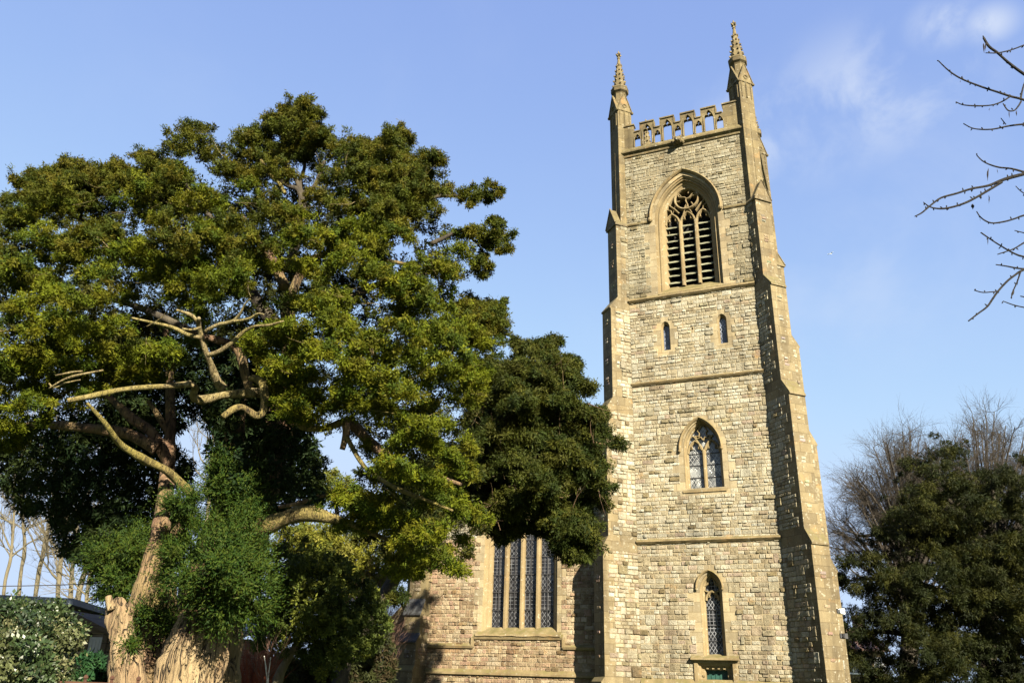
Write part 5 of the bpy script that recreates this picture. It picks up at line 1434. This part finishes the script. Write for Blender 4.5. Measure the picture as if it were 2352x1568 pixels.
# ---------------- bare trees
def bare_tree(label, group, stems, Yb, mat, root, twigs, seed, tname='bare_tree'):
    random.seed(seed)
    p = at(root[0], root[1], Yb); e = empty(tname, (p.x, p.y, 0)); tag(e, label, 'tree', group)
    mb = MB()
    for s_ in stems: limb(mb, s_[0], Yb, tuple(q * .8 for q in s_[1]), 9, 4, .25)
    world_part(mb, 'trunk', M[mat], e)
    mb = MB()
    for (x, y, dx_, dz, L, r, dep) in twigs:
        twig(mb, at(x, y, Yb), (dx_, random.gauss(0, .4), dz), L, r, dep, .62, 5, .08, (2, 3), .70, .28, 5)
    world_part(mb, 'branches', M[mat], e)
    return e
def zx(x, y): return (x * .3087, 1084 + y * .3087)
LT = [([zx(30, 1500), zx(30, 890), zx(80, 650), zx(95, 480), zx(105, 300), zx(110, 0)], (6, 5.5, 5, 4.5, 4, 3), 'leftmost tall bare tree with a thin bent pale trunk'),
      ([zx(140, 1500), zx(140, 910), zx(185, 560), zx(175, 400), zx(160, 200), zx(150, -100)], (7, 6.5, 6, 5, 4.5, 3), 'bare tree with an S-shaped trunk and a cut fork, above the slate blue roof'),
      ([zx(250, 1500), zx(265, 920), zx(330, 560), zx(375, 330), zx(400, 150), zx(430, -100)], (8, 7.5, 7, 6, 5, 3), 'straight stout bare trunk leaning right above the shed roof'),
      ([zx(415, 1500), zx(430, 960), zx(450, 680), zx(480, 560), zx(500, 300)], (8, 7.5, 7, 5.5, 4), 'bare trunk with a hooked side branch above the roof end'),
      ([zx(505, 1500), zx(520, 1000), zx(550, 600), zx(570, 480), zx(580, 250)], (8, 7.5, 7, 6, 4), 'upright mossy bare trunk beside the hooked one'),
      ([zx(540, 1500), zx(570, 1000), zx(640, 720), zx(720, 550), zx(800, 350)], (11, 10, 8, 6, 4), 'thick mossy bare trunk leaning right towards the old yew'),
      ([zx(625, 1500), zx(635, 1110), zx(655, 850), zx(700, 650), zx(740, 400)], (8, 7, 6.5, 5, 3), 'slim bare trunk nearest the old yew, left of its sprouts'),
      ([(478, 1500), (472, 1250), (480, 1150), (484, 1080), (490, 1000), (492, 940)], (8, 7, 6, 5, 4, 3), 'pale bare tree seen through the gap in the old yew')]
for i, (st, rr_, lab) in enumerate(LT):
    tw = []
    random.seed(60 + i)
    for k_ in range(9):
        q = random.uniform(.35, 1.0) * (len(st) - 1); a_ = int(min(q, len(st) - 2)); t_ = q - a_
        x_ = st[a_][0] * (1 - t_) + st[a_ + 1][0] * t_; y_ = st[a_][1] * (1 - t_) + st[a_ + 1][1] * t_
        tw.append((x_, y_, random.choice((-1, 1)) * random.uniform(.4, 1), random.uniform(.2, .9), random.uniform(1.0, 2.2), random.uniform(.022, .05), 3))
    tw.append((st[-1][0], st[-1][1], .1, 1, 2.5, .05, 3))
    bare_tree(lab, 'bare trees beyond the sheds', [(st, rr_)], 34 + (i % 3) * 2.5, 'grey_bark', st[0], tw, 70 + i)
# great bare trees behind the dark conifer
m, n, l, b = new_mat('fine winter twigs'); b.inputs['Base Color'].default_value = (.026, .021, .016, 1); M['fine_twig'] = m
def big_bare(label, xs, ytop, Yb, seed, xlo, xhi):
    random.seed(seed)
    p = at(xs, 1700, Yb); e = empty('bare_tree', (p.x, p.y, 0)); tag(e, label, 'tree', 'bare trees right of the tower')
    mb = MB()
    limb(mb, [(xs, 1950), (xs - 4, 1600), (xs, 1420), (xs + 6, 1300)], Yb, (24, 20, 18, 14), 10, 3, .2)
    world_part(mb, 'trunk', M['dark_bark'], e)
    mb = MB()
    for i in range(100):
        t = random.random(); v_ = random.uniform(.55, 1.0)
        tx = xlo + (xhi - xlo) * t
        h = math.sqrt(max(0, 1 - (2 * t - 1) ** 2))
        ty = 1290 - (1290 - ytop) * h * v_
        Ye = Yb + random.uniform(-4, 4)
        s0 = (xs + (tx - xs) * .05, 1470 - 200 * random.random())
        P = [at(*s0, Yb), at(xs + (tx - xs) * .30, s0[1] + (ty - s0[1]) * .38, Yb + (Ye - Yb) * .4), at(xs + (tx - xs) * .64, s0[1] + (ty - s0[1]) * .70, Yb + (Ye - Yb) * .8), at(xs + (tx - xs) * .86, s0[1] + (ty - s0[1]) * .88, Ye)]
        mb.tube(P, [.11, .075, .045, .026], 5, sub=4, wob=2.0, cap=False)
        for q in range(15):
            a_ = random.uniform(.35, 1.0) * 3; k_ = int(min(a_, 2)); f_ = a_ - k_
            pp = P[k_].lerp(P[k_ + 1], f_); dd = (P[k_ + 1] - P[k_]).normalized()
            dd = dd + Vector((random.gauss(0, .7), random.gauss(0, .6), random.gauss(-.05, .5)))
            twig(mb, pp, dd, random.uniform(.8, 1.3), .018, 2, .75, 3, .02, (2, 4), .72, .32, 4)
    world_part(mb, 'branches', M['fine_twig'], e)
big_bare('spreading bare tree whose fine branches fan out beside the tower', 2090, 945, 47, 81, 1885, 2260)
big_bare('tall bare tree rising above the top of the dark conifer', 2270, 880, 50, 82, 2060, 2480)

# near tree reaching into the picture from the right
random.seed(90)
p = at(3150, 1568, 5.4); near = empty('bare_tree', (p.x, p.y, 0))
tag(near, 'near bare tree whose dark budded twigs reach in at the upper right', 'tree')
mb = MB()
P0 = at(3150, 1568, 5.4)
mb.tube([(P0.x, P0.y, 0), (P0.x + .05, P0.y, 1.5), (P0.x - .05, P0.y + .1, 3.0), (P0.x, P0.y + .1, 4.6), (P0.x + .05, P0.y, 6.4)], [.19, .15, .12, .07, .012], 12, sub=5, wob=.2)
world_part(mb, 'trunk', M['dark_bark'], near)
def zy(x, y): return ((2060 + x * .5423) * .91875, (y * .5421) * .91875)
BR = [([(735, 175), (760, 215), (800, 245), (850, 290), (925, 345), (1050, 420), (1250, 560)], 5.2, (3.5, 4, 4, 4.5, 5, 7, 11)), ([(745, 245), (800, 245), (860, 232), (925, 208), (1000, 180)], 5.2, (1.8, 2.2, 2.6, 3, 3.4)),
      ([(528, 282), (565, 318), (600, 345), (650, 372), (730, 402), (800, 425), (860, 445), (925, 463), (1050, 520), (1250, 640)], 5.4, (1.6, 2, 2.4, 2.6, 3, 3.2, 3.6, 4.2, 5.5, 10)), ([(607, 470), (640, 484), (700, 489), (770, 486), (820, 470), (855, 448)], 5.4, (1.4, 1.8, 2.2, 2.2, 2.4, 2.6)),
      ([(905, 460), (912, 425), (925, 380), (950, 330)], 5.4, (2.8, 2.6, 2.4, 2)), ([(825, 478), (848, 510), (880, 508), (908, 470)], 5.3, (1.6, 2.2, 2.4, 2.8)),
      ([(642, 570), (680, 590), (720, 597), (780, 596), (850, 582), (925, 574), (1050, 570), (1250, 700)], 5.5, (1.8, 2, 2.4, 2.6, 3, 3.2, 5, 8)), ([(815, 545), (838, 575)], 5.5, (1.2, 1.8)),
      ([(703, 715), (730, 742), (765, 760), (810, 773), (860, 778), (925, 795), (1050, 830)], 5.1, (1.5, 1.8, 2.2, 2.6, 2.8, 3.2, 5)),
      ([(418, 998), (450, 982), (490, 948), (540, 912), (610, 892), (680, 870), (760, 855), (830, 828), (925, 802), (1080, 770), (1280, 820)], 5.0, (1.6, 2.6, 3, 3.4, 3.8, 4, 4.4, 5, 6, 8, 13)), ([(457, 932), (490, 955), (540, 963), (600, 953), (660, 932), (720, 900), (770, 870), (820, 840)], 5.0, (1.4, 2.2, 3, 3.2, 3.6, 3.8, 4, 4)),
      ([(703, 975), (725, 1005), (770, 1028), (830, 1022), (880, 1008), (925, 992), (1060, 960)], 5.3, (1.4, 1.8, 2.2, 2.4, 2.6, 3, 4)), ([(883, 858), (905, 880), (935, 900)], 5.3, (1.2, 1.6, 2)),
      ([(722, 1072), (755, 1095), (800, 1125), (850, 1155), (890, 1175), (925, 1185), (1100, 1230)], 5.1, (2.4, 2.6, 3, 3, 3.4, 3.6, 6)), ([(800, 1173), (840, 1160), (880, 1145), (925, 1118), (1000, 1080)], 5.1, (1.8, 2.2, 2.4, 2.8, 3.2)), ([(878, 1063), (925, 1075)], 5.1, (1.4, 2)),
      ([(792, 1220), (840, 1227), (900, 1238), (960, 1240)], 5.0, (1.8, 2.2, 2.8, 3.4)), ([(665, 1480), (710, 1445), (750, 1415), (775, 1380), (800, 1345), (840, 1300), (880, 1268), (925, 1242), (1100, 1180)], 5.0, (2.4, 2.8, 3, 3.2, 3.4, 3.8, 4, 4.5, 8)),
      ([(692, 1338), (730, 1348), (770, 1346), (805, 1343)], 5.0, (1.8, 2, 2.2, 2.4)), ([(862, 1375), (872, 1340), (890, 1300), (905, 1255)], 5.0, (1.8, 2.4, 2.6, 2.8)), ([(825, 1388), (870, 1405), (925, 1418), (1000, 1430)], 5.1, (1.4, 1.8, 2.2, 3)), ([(905, 1365), (930, 1370)], 5.1, (1.6, 2))]
mb = MB(); buds = MB()
for pts, Yb, rr_ in BR:
    P = [zy(*q) for q in pts]
    limb(mb, P, Yb, tuple(v * .80 for v in rr_), 7, 4, .25)
    for a, b2, r1 in zip(P[:-1], P[1:], rr_):
        L = math.hypot(b2[0] - a[0], b2[1] - a[1])
        for q in range(max(1, int(L / 13))):
            t = random.random()
            x_, y_ = a[0] * (1 - t) + b2[0] * t, a[1] * (1 - t) + b2[1] * t
            if x_ > 2400: continue
            s_ = random.choice((-1, 1)); c0_ = at(x_, y_, Yb); k_ = mpp(x_, y_, Yb)
            dv = (cx * random.gauss(-.3, .5) + cy * s_ + fwd * random.gauss(0, .4)).normalized()
            buds.tube([c0_ + dv * r1 * .5 * k_, c0_ + dv * (r1 + 2.0) * k_, c0_ + dv * (r1 + random.uniform(2.6, 5.5)) * k_], [.9 * k_, 1.6 * k_, .4 * k_], 5, sub=1)
root_at = [(2540, 770), (2560, 300), (2590, 640), (2520, 560), (2500, 600)]
for (x0_, y0_, Yb, x1_, y1_) in ((zy(1250, 560)[0], zy(1250, 560)[1], 5.2, 2700, 420), (zy(1250, 640)[0], zy(1250, 640)[1], 5.4, 2700, 480), (zy(1250, 700)[0], zy(1250, 700)[1], 5.5, 2700, 520), (zy(1280, 820)[0], zy(1280, 820)[1], 5.0, 2700, 620), (zy(1100, 1230)[0], zy(1100, 1230)[1], 5.1, 2700, 900), (zy(1100, 1180)[0], zy(1100, 1180)[1], 5.0, 2700, 860), (zy(1050, 830)[0], zy(1050, 830)[1], 5.1, 2700, 600), (zy(1060, 960)[0], zy(1060, 960)[1], 5.3, 2700, 700), (zy(1000, 180)[0], zy(1000, 180)[1], 5.2, 2700, 300), (zy(1000, 1430)[0], zy(1000, 1430)[1], 5.1, 2700, 1000)):
    a = at(x0_, y0_, Yb); zt = min(max(at(x1_, y1_, 5.4).z - .5, 1.5), 6.0)
    mb.tube([a, a.lerp(Vector((P0.x, P0.y + .05, zt)), .5) + Vector((0, 0, .1)), (P0.x, P0.y + .05, zt)], [.02, .028, .036], 7, sub=4)
mb.add(buds.v, buds.f)
world_part(mb, 'branches', M['twig'], near)
m, n, l, b = new_mat('withered leaf'); b.inputs['Base Color'].default_value = (.016, .012, .011, 1); M['withered'] = m
for (zx0, zy0, L, w_) in ((735, 200, 46, 9), (745, 195, 40, 7), (757, 775, 60, 8), (798, 780, 22, 3), (760, 900, 40, 5), (685, 940, 26, 14), (568, 955, 16, 16), (875, 1330, 46, 12), (852, 512, 34, 5), (888, 510, 26, 6), (628, 372, 10, 3), (585, 338, 14, 3), (763, 498, 14, 3), (755, 1095, 36, 4), (720, 1005, 16, 2), (720, 900, 20, 12), (893, 1290, 26, 5)):
    lb = MB(); x_, y_ = zy(zx0, zy0); Yb = 5.1; c0_ = at(x_, y_, Yb); k_ = mpp(x_, y_, Yb) * .5; q = []
    dn = (-cy + cx * random.gauss(0, .12)).normalized()
    for t in (0, .12, .3, .55, .8, 1.0):
        ww = w_ * k_ * (.12 + .95 * math.sin(min(t * 1.15, 1) * math.pi)) * random.uniform(.8, 1.2)
        cc = c0_ + dn * L * k_ * t + cx * random.gauss(0, .8) * k_
        q.append([cc - cx * ww * .5, cc - fwd * ww * .35, cc + cx * ww * .5, cc + fwd * ww * .2])
    lb.loft(q, 0, closed=True, cap0=True, cap1=True)
    world_part(lb, 'withered_leaf', M['withered'], near, False)

# ---------------- garden behind the yew
def board_mat(name, c0, c1, row=.16):
    m, n, l, b = new_mat(name); v = coords(n)
    sp = n.new('ShaderNodeSeparateXYZ'); l.new(v, sp.inputs[0])
    fr = math_n(n, l, 'FRACT', math_n(n, l, 'DIVIDE', sp.outputs['Z'], row))
    mp = n.new('ShaderNodeMapping'); mp.inputs['Scale'].default_value = (1.5, 1.5, 14); l.new(v, mp.inputs[0])
    c = ramp(n, l, noise_tex(n, l, 1.5, 6, .7, mp.outputs[0]), [(.3, c0), (.7, c1)])
    c = mixrgb(n, l, math_n(n, l, 'GREATER_THAN', fr, .92), c, (.015, .012, .01))
    l.new(c, b.inputs['Base Color']); bump(n, l, b, fr, .5, .03)
    return m
M['board'] = board_mat('weathered boards', (.07, .055, .04), (.17, .14, .10))
M['dark_board'] = board_mat('dark boards', (.03, .022, .016), (.07, .05, .036))
m, n, l, b = new_mat('blue grey sheet roof'); v = coords(n)
l.new(ramp(n, l, noise_tex(n, l, 2.5, 5, .6, v), [(.3, (.045, .055, .075)), (.7, (.085, .10, .13))]), b.inputs['Base Color']); b.inputs['Roughness'].default_value = .45; M['sheet'] = m
m, n, l, b = new_mat('pale grey door paint'); v = coords(n)
l.new(ramp(n, l, noise_tex(n, l, 3, 6, .7, v), [(.3, (.15, .15, .15)), (.7, (.28, .28, .29))]), b.inputs['Base Color']); M['grey_door'] = m
def shed(label, x0, x1, ytop_l, ytop_r, yw, Yb, depth, roofm, wallm, over=.25, door=None, yr=0.0, slope=.18):
    """shed seen end on; wall between picture x0 and x1, roof edge at ytop"""
    a, b2 = at(x0, yw, Yb), at(x1, yw, Yb)
    zl, zr = at(x0, ytop_l, Yb).z, at(x1, ytop_r, Yb).z
    e = empty('shed', (a.x, Yb, 0)); tag(e, label, 'shed')
    W = b2.x - a.x
    q = MB()
    sec = lambda y: [(0, y, -.05), (W, y, -.05), (W, y, zr - .12), (0, y, zl - .12)]
    q.loft([sec(0), sec(depth)], 0, closed=True, cap0=True, cap1=True); q.build('wall', M[wallm], e)
    q = MB()
    q.loft([[(-over, y, zl - .10 + dz), (W + over, y, zr - .10 + dz), (W + over, y, zr + .04 + dz), (-over, y, zl + .04 + dz)] for y, dz in ((-over, 0), (depth + over, slope * depth))], 0, closed=True, cap0=True, cap1=True)
    q.build('roof', M[roofm], e)
    if door:
        dx0, dx1, dtop = door
        u0, u1 = at(dx0, yw, Yb).x - a.x, at(dx1, yw, Yb).x - a.x; zt = at(dx0, dtop, Yb).z
        q = MB(); q.box((u0, -.05, 0), (u1, -.004, zt))
        for i in range(1, 4): q.box((u0 + (u1 - u0) * i / 4 - .008, -.058, .05), (u0 + (u1 - u0) * i / 4 + .008, -.051, zt - .05))
        q.box((u0 - .06, -.07, 0), (u0 - .003, -.005, zt + .06)); q.box((u1 + .003, -.07, 0), (u1 + .06, -.005, zt + .06)); q.box((u0 - .06, -.07, zt + .003), (u1 + .06, -.005, zt + .07))
        d_ = q.build('door', M['grey_door'], e)
        q = MB(); q.box((u1 - .16, -.12, 1.0), (u1 - .12, -.06, 1.16)); q.build('handle', M['iron'], d_)
    return e
shed('wooden shed with a blue grey sheet roof behind the variegated shrub', -140, 132, 1364, 1378, 1480, 20, 4, 'sheet', 'board', slope=-.06)
# small gabled outhouse
Yb = 17.5
g0, g1 = at(152, 1480, Yb), at(246, 1480, Yb); gz = at(170, 1417, Yb).z; ge = at(240, 1452, Yb).z
out = empty('shed', (g0.x, Yb, 0)); tag(out, 'small outhouse of pale boards with a tiled roof and grey door', 'shed')
W = g1.x - g0.x; xr = at(172, 1417, Yb).x - g0.x
q = MB(); q.loft([[(0, y, -.05), (W, y, -.05), (W, y, ge), (xr, y, gz), (0, y, gz - .25)] for y in (0, 3)], 0, closed=True, cap0=True, cap1=True); q.build('wall', M['board'], out)
q = MB()
q.loft([[(xr, y, gz + .02), (W + .25, y, ge - .10), (W + .25, y, ge - .02), (xr, y, gz + .12)] for y in (-.25, 3.2)], 0, closed=True, cap0=True, cap1=True)
q.loft([[(xr - .002, y, gz + .02), (-.2, y, gz - .33), (-.2, y, gz - .25), (xr - .002, y, gz + .12)] for y in (-.25, 3.2)], 0, closed=True, cap0=True, cap1=True); q.build('roof', M['dark_board'], out)
q = MB(); u0, u1 = at(206, 1480, Yb).x - g0.x, at(236, 1480, Yb).x - g0.x; zt = at(215, 1462, Yb).z
q.box((u0, -.06, 0), (u1, -.004, zt))
for i in range(1, 4): q.box((u0 + (u1 - u0) * i / 4 - .008, -.068, .05), (u0 + (u1 - u0) * i / 4 + .008, -.061, zt - .05))
d_ = q.build('door', M['grey_door'], out)
q = MB(); q.box((u0 + .06, -.12, 1.0), (u0 + .10, -.07, 1.2)); q.build('handle', M['iron'], d_)
q = MB(); q.box((u0 - .10, -.08, 0), (u0 - .003, -.004, zt + .08)); q.box((u1 + .003, -.08, 0), (u1 + .10, -.004, zt + .08)); q.box((u0 - .10, -.08, zt + .083), (u1 + .10, -.004, zt + .18)); q.build('door_frame', M['dark_board'], out)
s3 = shed('little grey shed with a blue roof and trellis, right of the old yew trunk', 520, 552, 1452, 1452, 1480, 19, 2.2, 'sheet', 'board', .10)
q = MB(); a, b2 = at(520, 1480, 19), at(552, 1480, 19); W = b2.x - a.x
for i in range(4): q.box((W * (.15 + .25 * i) - .012, -.05, .1), (W * (.15 + .25 * i) + .012, -.025, 2.2))
for i in range(9): q.box((0, -.024, .2 + i * .24), (W, -.004, .225 + i * .24))
q.build('trellis', M['dark_board'], s3)
# brick garden wall
m, n, l, b = new_mat('old red brick'); v = coords(n)
br = n.new('ShaderNodeTexBrick'); mp = n.new('ShaderNodeMapping'); mp.inputs['Rotation'].default_value = (math.pi / 2, 0, 0); l.new(v, mp.inputs[0]); l.new(mp.outputs[0], br.inputs['Vector'])
br.inputs['Scale'].default_value = 1; br.inputs['Brick Width'].default_value = .225; br.inputs['Row Height'].default_value = .075; br.inputs['Mortar Size'].default_value = .008
br.inputs['Color1'].default_value = (.13, .055, .038, 1); br.inputs['Color2'].default_value = (.17, .08, .058, 1); br.inputs['Mortar'].default_value = (.25, .21, .17, 1)
l.new(br.outputs['Color'], b.inputs['Base Color']); M['brick'] = m
a, b2 = at(535, 1500, 21), at(620, 1500, 21)
q = MB(); q.box((0, 0, -.05), (b2.x - a.x, .23, a.z)); q.box((-.02, -.03, a.z + .002), (b2.x - a.x + .02, .26, a.z + .07))
w_ = q.build('garden_wall', M['brick'], loc=(a.x, 21, 0)); tag(w_, 'red brick garden wall beside the little grey shed', 'wall')
# red stemmed shrub, white sapling, twig thicket
def stem_clump(name, label, cat, x0, x1, ybase, ytop, Yb, n_, r, mat, sp, seed, depth=1):
    random.seed(seed)
    p = at((x0 + x1) / 2, ybase, Yb); e = empty(name, (p.x, p.y, 0)); tag(e, label, cat)
    mb = MB()
    for i in range(n_):
        xa = random.uniform(x0 + (x1 - x0) * .25, x0 + (x1 - x0) * .75); h = at(xa, ytop, Yb).z * random.uniform(.65, 1.0)
        g_ = Vector((at(xa, 1568, Yb).x, Yb + random.uniform(-.4, .4), 0))
        lean = (random.uniform(x0, x1) - (x0 + x1) / 2) * mpp(x0, ytop, Yb) * sp
        mid = g_ + Vector((lean * .35, 0, h * .55)); top = g_ + Vector((lean, random.uniform(-.3, .3), h))
        mb.tube([g_, mid, top], [r, r * .8, r * .35], 4, sub=3, wob=1, cap=False)
        for q_ in range(4):
            t = random.uniform(.35, .95)
            twig(mb, mid.lerp(top, t), (lean + random.gauss(0, .5), random.gauss(0, .4), 1), h * .22, r * .5, depth, .5, 3, .15, (1, 2), .7, .25, 3)
    world_part(mb, 'stems', M[mat], e)
    return e
m, n, l, b = new_mat('red stems'); b.inputs['Base Color'].default_value = (.15, .036, .015, 1); M['red_stem'] = m
m, n, l, b = new_mat('brown twigs'); b.inputs['Base Color'].default_value = (.085, .048, .036, 1); M['brown_twig'] = m
m, n, l, b = new_mat('white bark'); v = coords(n)
l.new(ramp(n, l, noise_tex(n, l, 6, 5, .7, v), [(.35, (.22, .20, .17)), (.55, (.50, .47, .42))]), b.inputs['Base Color']); M['white_bark'] = m
stem_clump('dogwood', 'red stemmed bare shrub in front of the brick wall', 'shrub', 545, 615, 1568, 1492, 17.8, 90, .009, 'red_stem', 1.2, 41)
stem_clump('thicket', 'tangle of bare brown twigs against the nave buttress', 'shrub', 790, 905, 1568, 1372, 21.5, 100, .007, 'brown_twig', 1.0, 42, 2)
random.seed(43)
p = at(612, 1568, 15.5); sap = empty('sapling', (p.x, p.y, 0)); tag(sap, 'young white barked sapling with two thin stems', 'tree')
mb = MB()
limb(mb, [(616, 2000), (614, 1600), (612, 1540), (607, 1505)], 15.5, (3.2, 2.6, 2.2, 1.6), 6, 4, .3); limb(mb, [(612, 1640), (616, 1560), (622, 1508)], 15.5, (2.4, 2.0, 1.4), 6, 4, .3)
world_part(mb, 'trunk', M['white_bark'], sap)
mb = MB()
for i in range(22): twig(mb, at(614 + random.uniform(-6, 8), random.uniform(1510, 1600), 15.5), (random.gauss(0, .8), random.gauss(0, .4), .9), random.uniform(.3, .7), .005, 1, .5, 3, .2, (1, 2), .7, .25, 4)
world_part(mb, 'branches', M['brown_twig'], sap)
# rusty rail fence at the very bottom
m, n, l, b = new_mat('rusty iron'); v = coords(n)
l.new(ramp(n, l, noise_tex(n, l, 14, 5, .7, v), [(.3, (.022, .009, .006)), (.7, (.05, .022, .012))]), b.inputs['Base Color']); M['rust'] = m
Yf = 7.9; a = at(60, 1564, Yf); fe = empty('railing', (a.x, Yf, 0)); tag(fe, 'rusty iron railing in front of the low green shrub', 'fence')
zt = at(150, 1563, Yf).z
q = MB(); q.box((0, -.012, zt - .02), (1.05, .012, zt)); q.box((0, -.012, zt - .55), (1.05, .012, zt - .53)); q.box((0, -.012, zt - 1.2), (1.05, .012, zt - 1.18)); q.build('rail', M['rust'], fe)
for i in range(5):
    q = MB(); x_ = .05 + i * .24; q.tube([(x_, 0, -.05), (x_, 0, zt + .02)], [.015, .015], 6, sub=1)
    q.loft([[(x_ + rr * math.cos(k * math.pi / 3), rr * math.sin(k * math.pi / 3), zt + z_) for k in range(6)] for rr, z_ in ((.012, .02), (.022, .03), (.022, .045), (.006, .06))], 0, closed=True, cap1=True); q.build('post', M['rust'], fe)
# overhead line
q = MB(); A = at(-300, 1341, 24); B_ = at(420, 1328, 24)
pts = [A.lerp(B_, i / 12) - Vector((0, 0, .12 * math.sin(math.pi * i / 12))) for i in range(13)]
q.tube(pts, [.014] * 13, 5, sub=1)
o = q.build('overhead_cable', M['iron']); tag(o, 'thin overhead cable crossing in front of the bare trunks', 'cable')
for xx_, lab in ((-300, 'wooden pole carrying the overhead cable by the shrub'), (420, 'wooden pole carrying the overhead cable behind the old yew')):
    c0_ = at(xx_, 1341 if xx_ < 0 else 1328, 24); q = MB(); q.tube([(0, 0, -.1), (0, 0, c0_.z * .5), (0, 0, c0_.z + .3)], [.13, .12, .10], 10, sub=2); q.box((-.4, -.05, c0_.z - .02), (.4, -.13, c0_.z + .08))
    o = q.build('utility_pole', M['grey_bark'], loc=(c0_.x, c0_.y + .12, 0)); tag(o, lab, 'pole', 'poles of the overhead cable')
# house glimpsed under the dark conifer
Yh = 62; a, b2 = at(1935, 1560, Yh), at(2040, 1560, Yh); W = b2.x - a.x; zt = at(1960, 1490, Yh).z; zr = at(1960, 1440, Yh).z
hs_ = empty('house', (a.x, Yh, 0)); tag(hs_, 'pale stone house glimpsed beneath the boughs of the dark conifer', 'house')
q = MB(); q.loft([[(0, y, -.05), (W, y, -.05), (W, y, zt), (0, y, zt)] for y in (0, 6)], 0, closed=True, cap0=True, cap1=True)
q.build('wall', M['ashlar'], hs_)
q = MB(); q.loft([[(x_, -.3, zt - .1), (x_, 3, zr), (x_, 6.3, zt - .1), (x_, 6.3, zt + .05), (x_, 3, zr + .15), (x_, -.3, zt + .05)] for x_ in (-.3, W + .3)], 0, closed=True, cap0=True, cap1=True)
rf = q.build('roof', M['brick'], hs_); q = MB(); q.box((W * .8, 2.6, zr - .4), (W * .8 + .6, 3.4, zr + 1.1)); q.build('chimney', M['brick'], rf)
for i in range(3):
    x_ = W * (.14 + .3 * i)
    q = MB(); q.box((x_, -.03, zt - 1.6), (x_ + .8, -.003, zt - .5)); w2 = q.build('window', M['lead'], hs_)
    q = MB(); q.box((x_ - .06, -.06, zt - 1.68), (x_ + .86, -.004, zt - 1.603)); q.box((x_ + .37, -.05, zt - 1.6), (x_ + .43, -.031, zt - .5)); q.build('frame', M['white'], w2)
# gull far off in the sky
q = MB(); c0_ = at(1908, 583, 70); k_ = .62
q.loft([[Vector((x_, y_ + r_ * math.cos(a_ * math.pi / 3), z_ + r_ * math.sin(a_ * math.pi / 3))) for a_ in range(6)] for x_, y_, z_, r_ in ((-.22, 0, 0, .01), (-.12, 0, 0, .05), (.05, 0, .01, .065), (.16, 0, .02, .045), (.24, 0, .02, .012))], 0, closed=True, cap0=True, cap1=True)
for sg in (-1, 1):
    q.loft([[(.06 - .05 * i, sg * .05 + sg * d_, h_), (.06 - .05 * i, sg * .05 + sg * d_, h_ + .02), (-.08 - .05 * i, sg * .05 + sg * d_, h_ + .01), (-.08 - .05 * i, sg * .05 + sg * d_, h_ - .005)] for i, (d_, h_) in enumerate(((0, .02), (.22, .10), (.48, .06)))], 0, closed=True, cap0=True, cap1=True)
g_ = q.build('gull', M['white'], loc=c0_, rz=.5); g_.scale = (.62, .62, .62); tag(g_, 'tiny white gull flying in the sky right of the tower', 'bird')
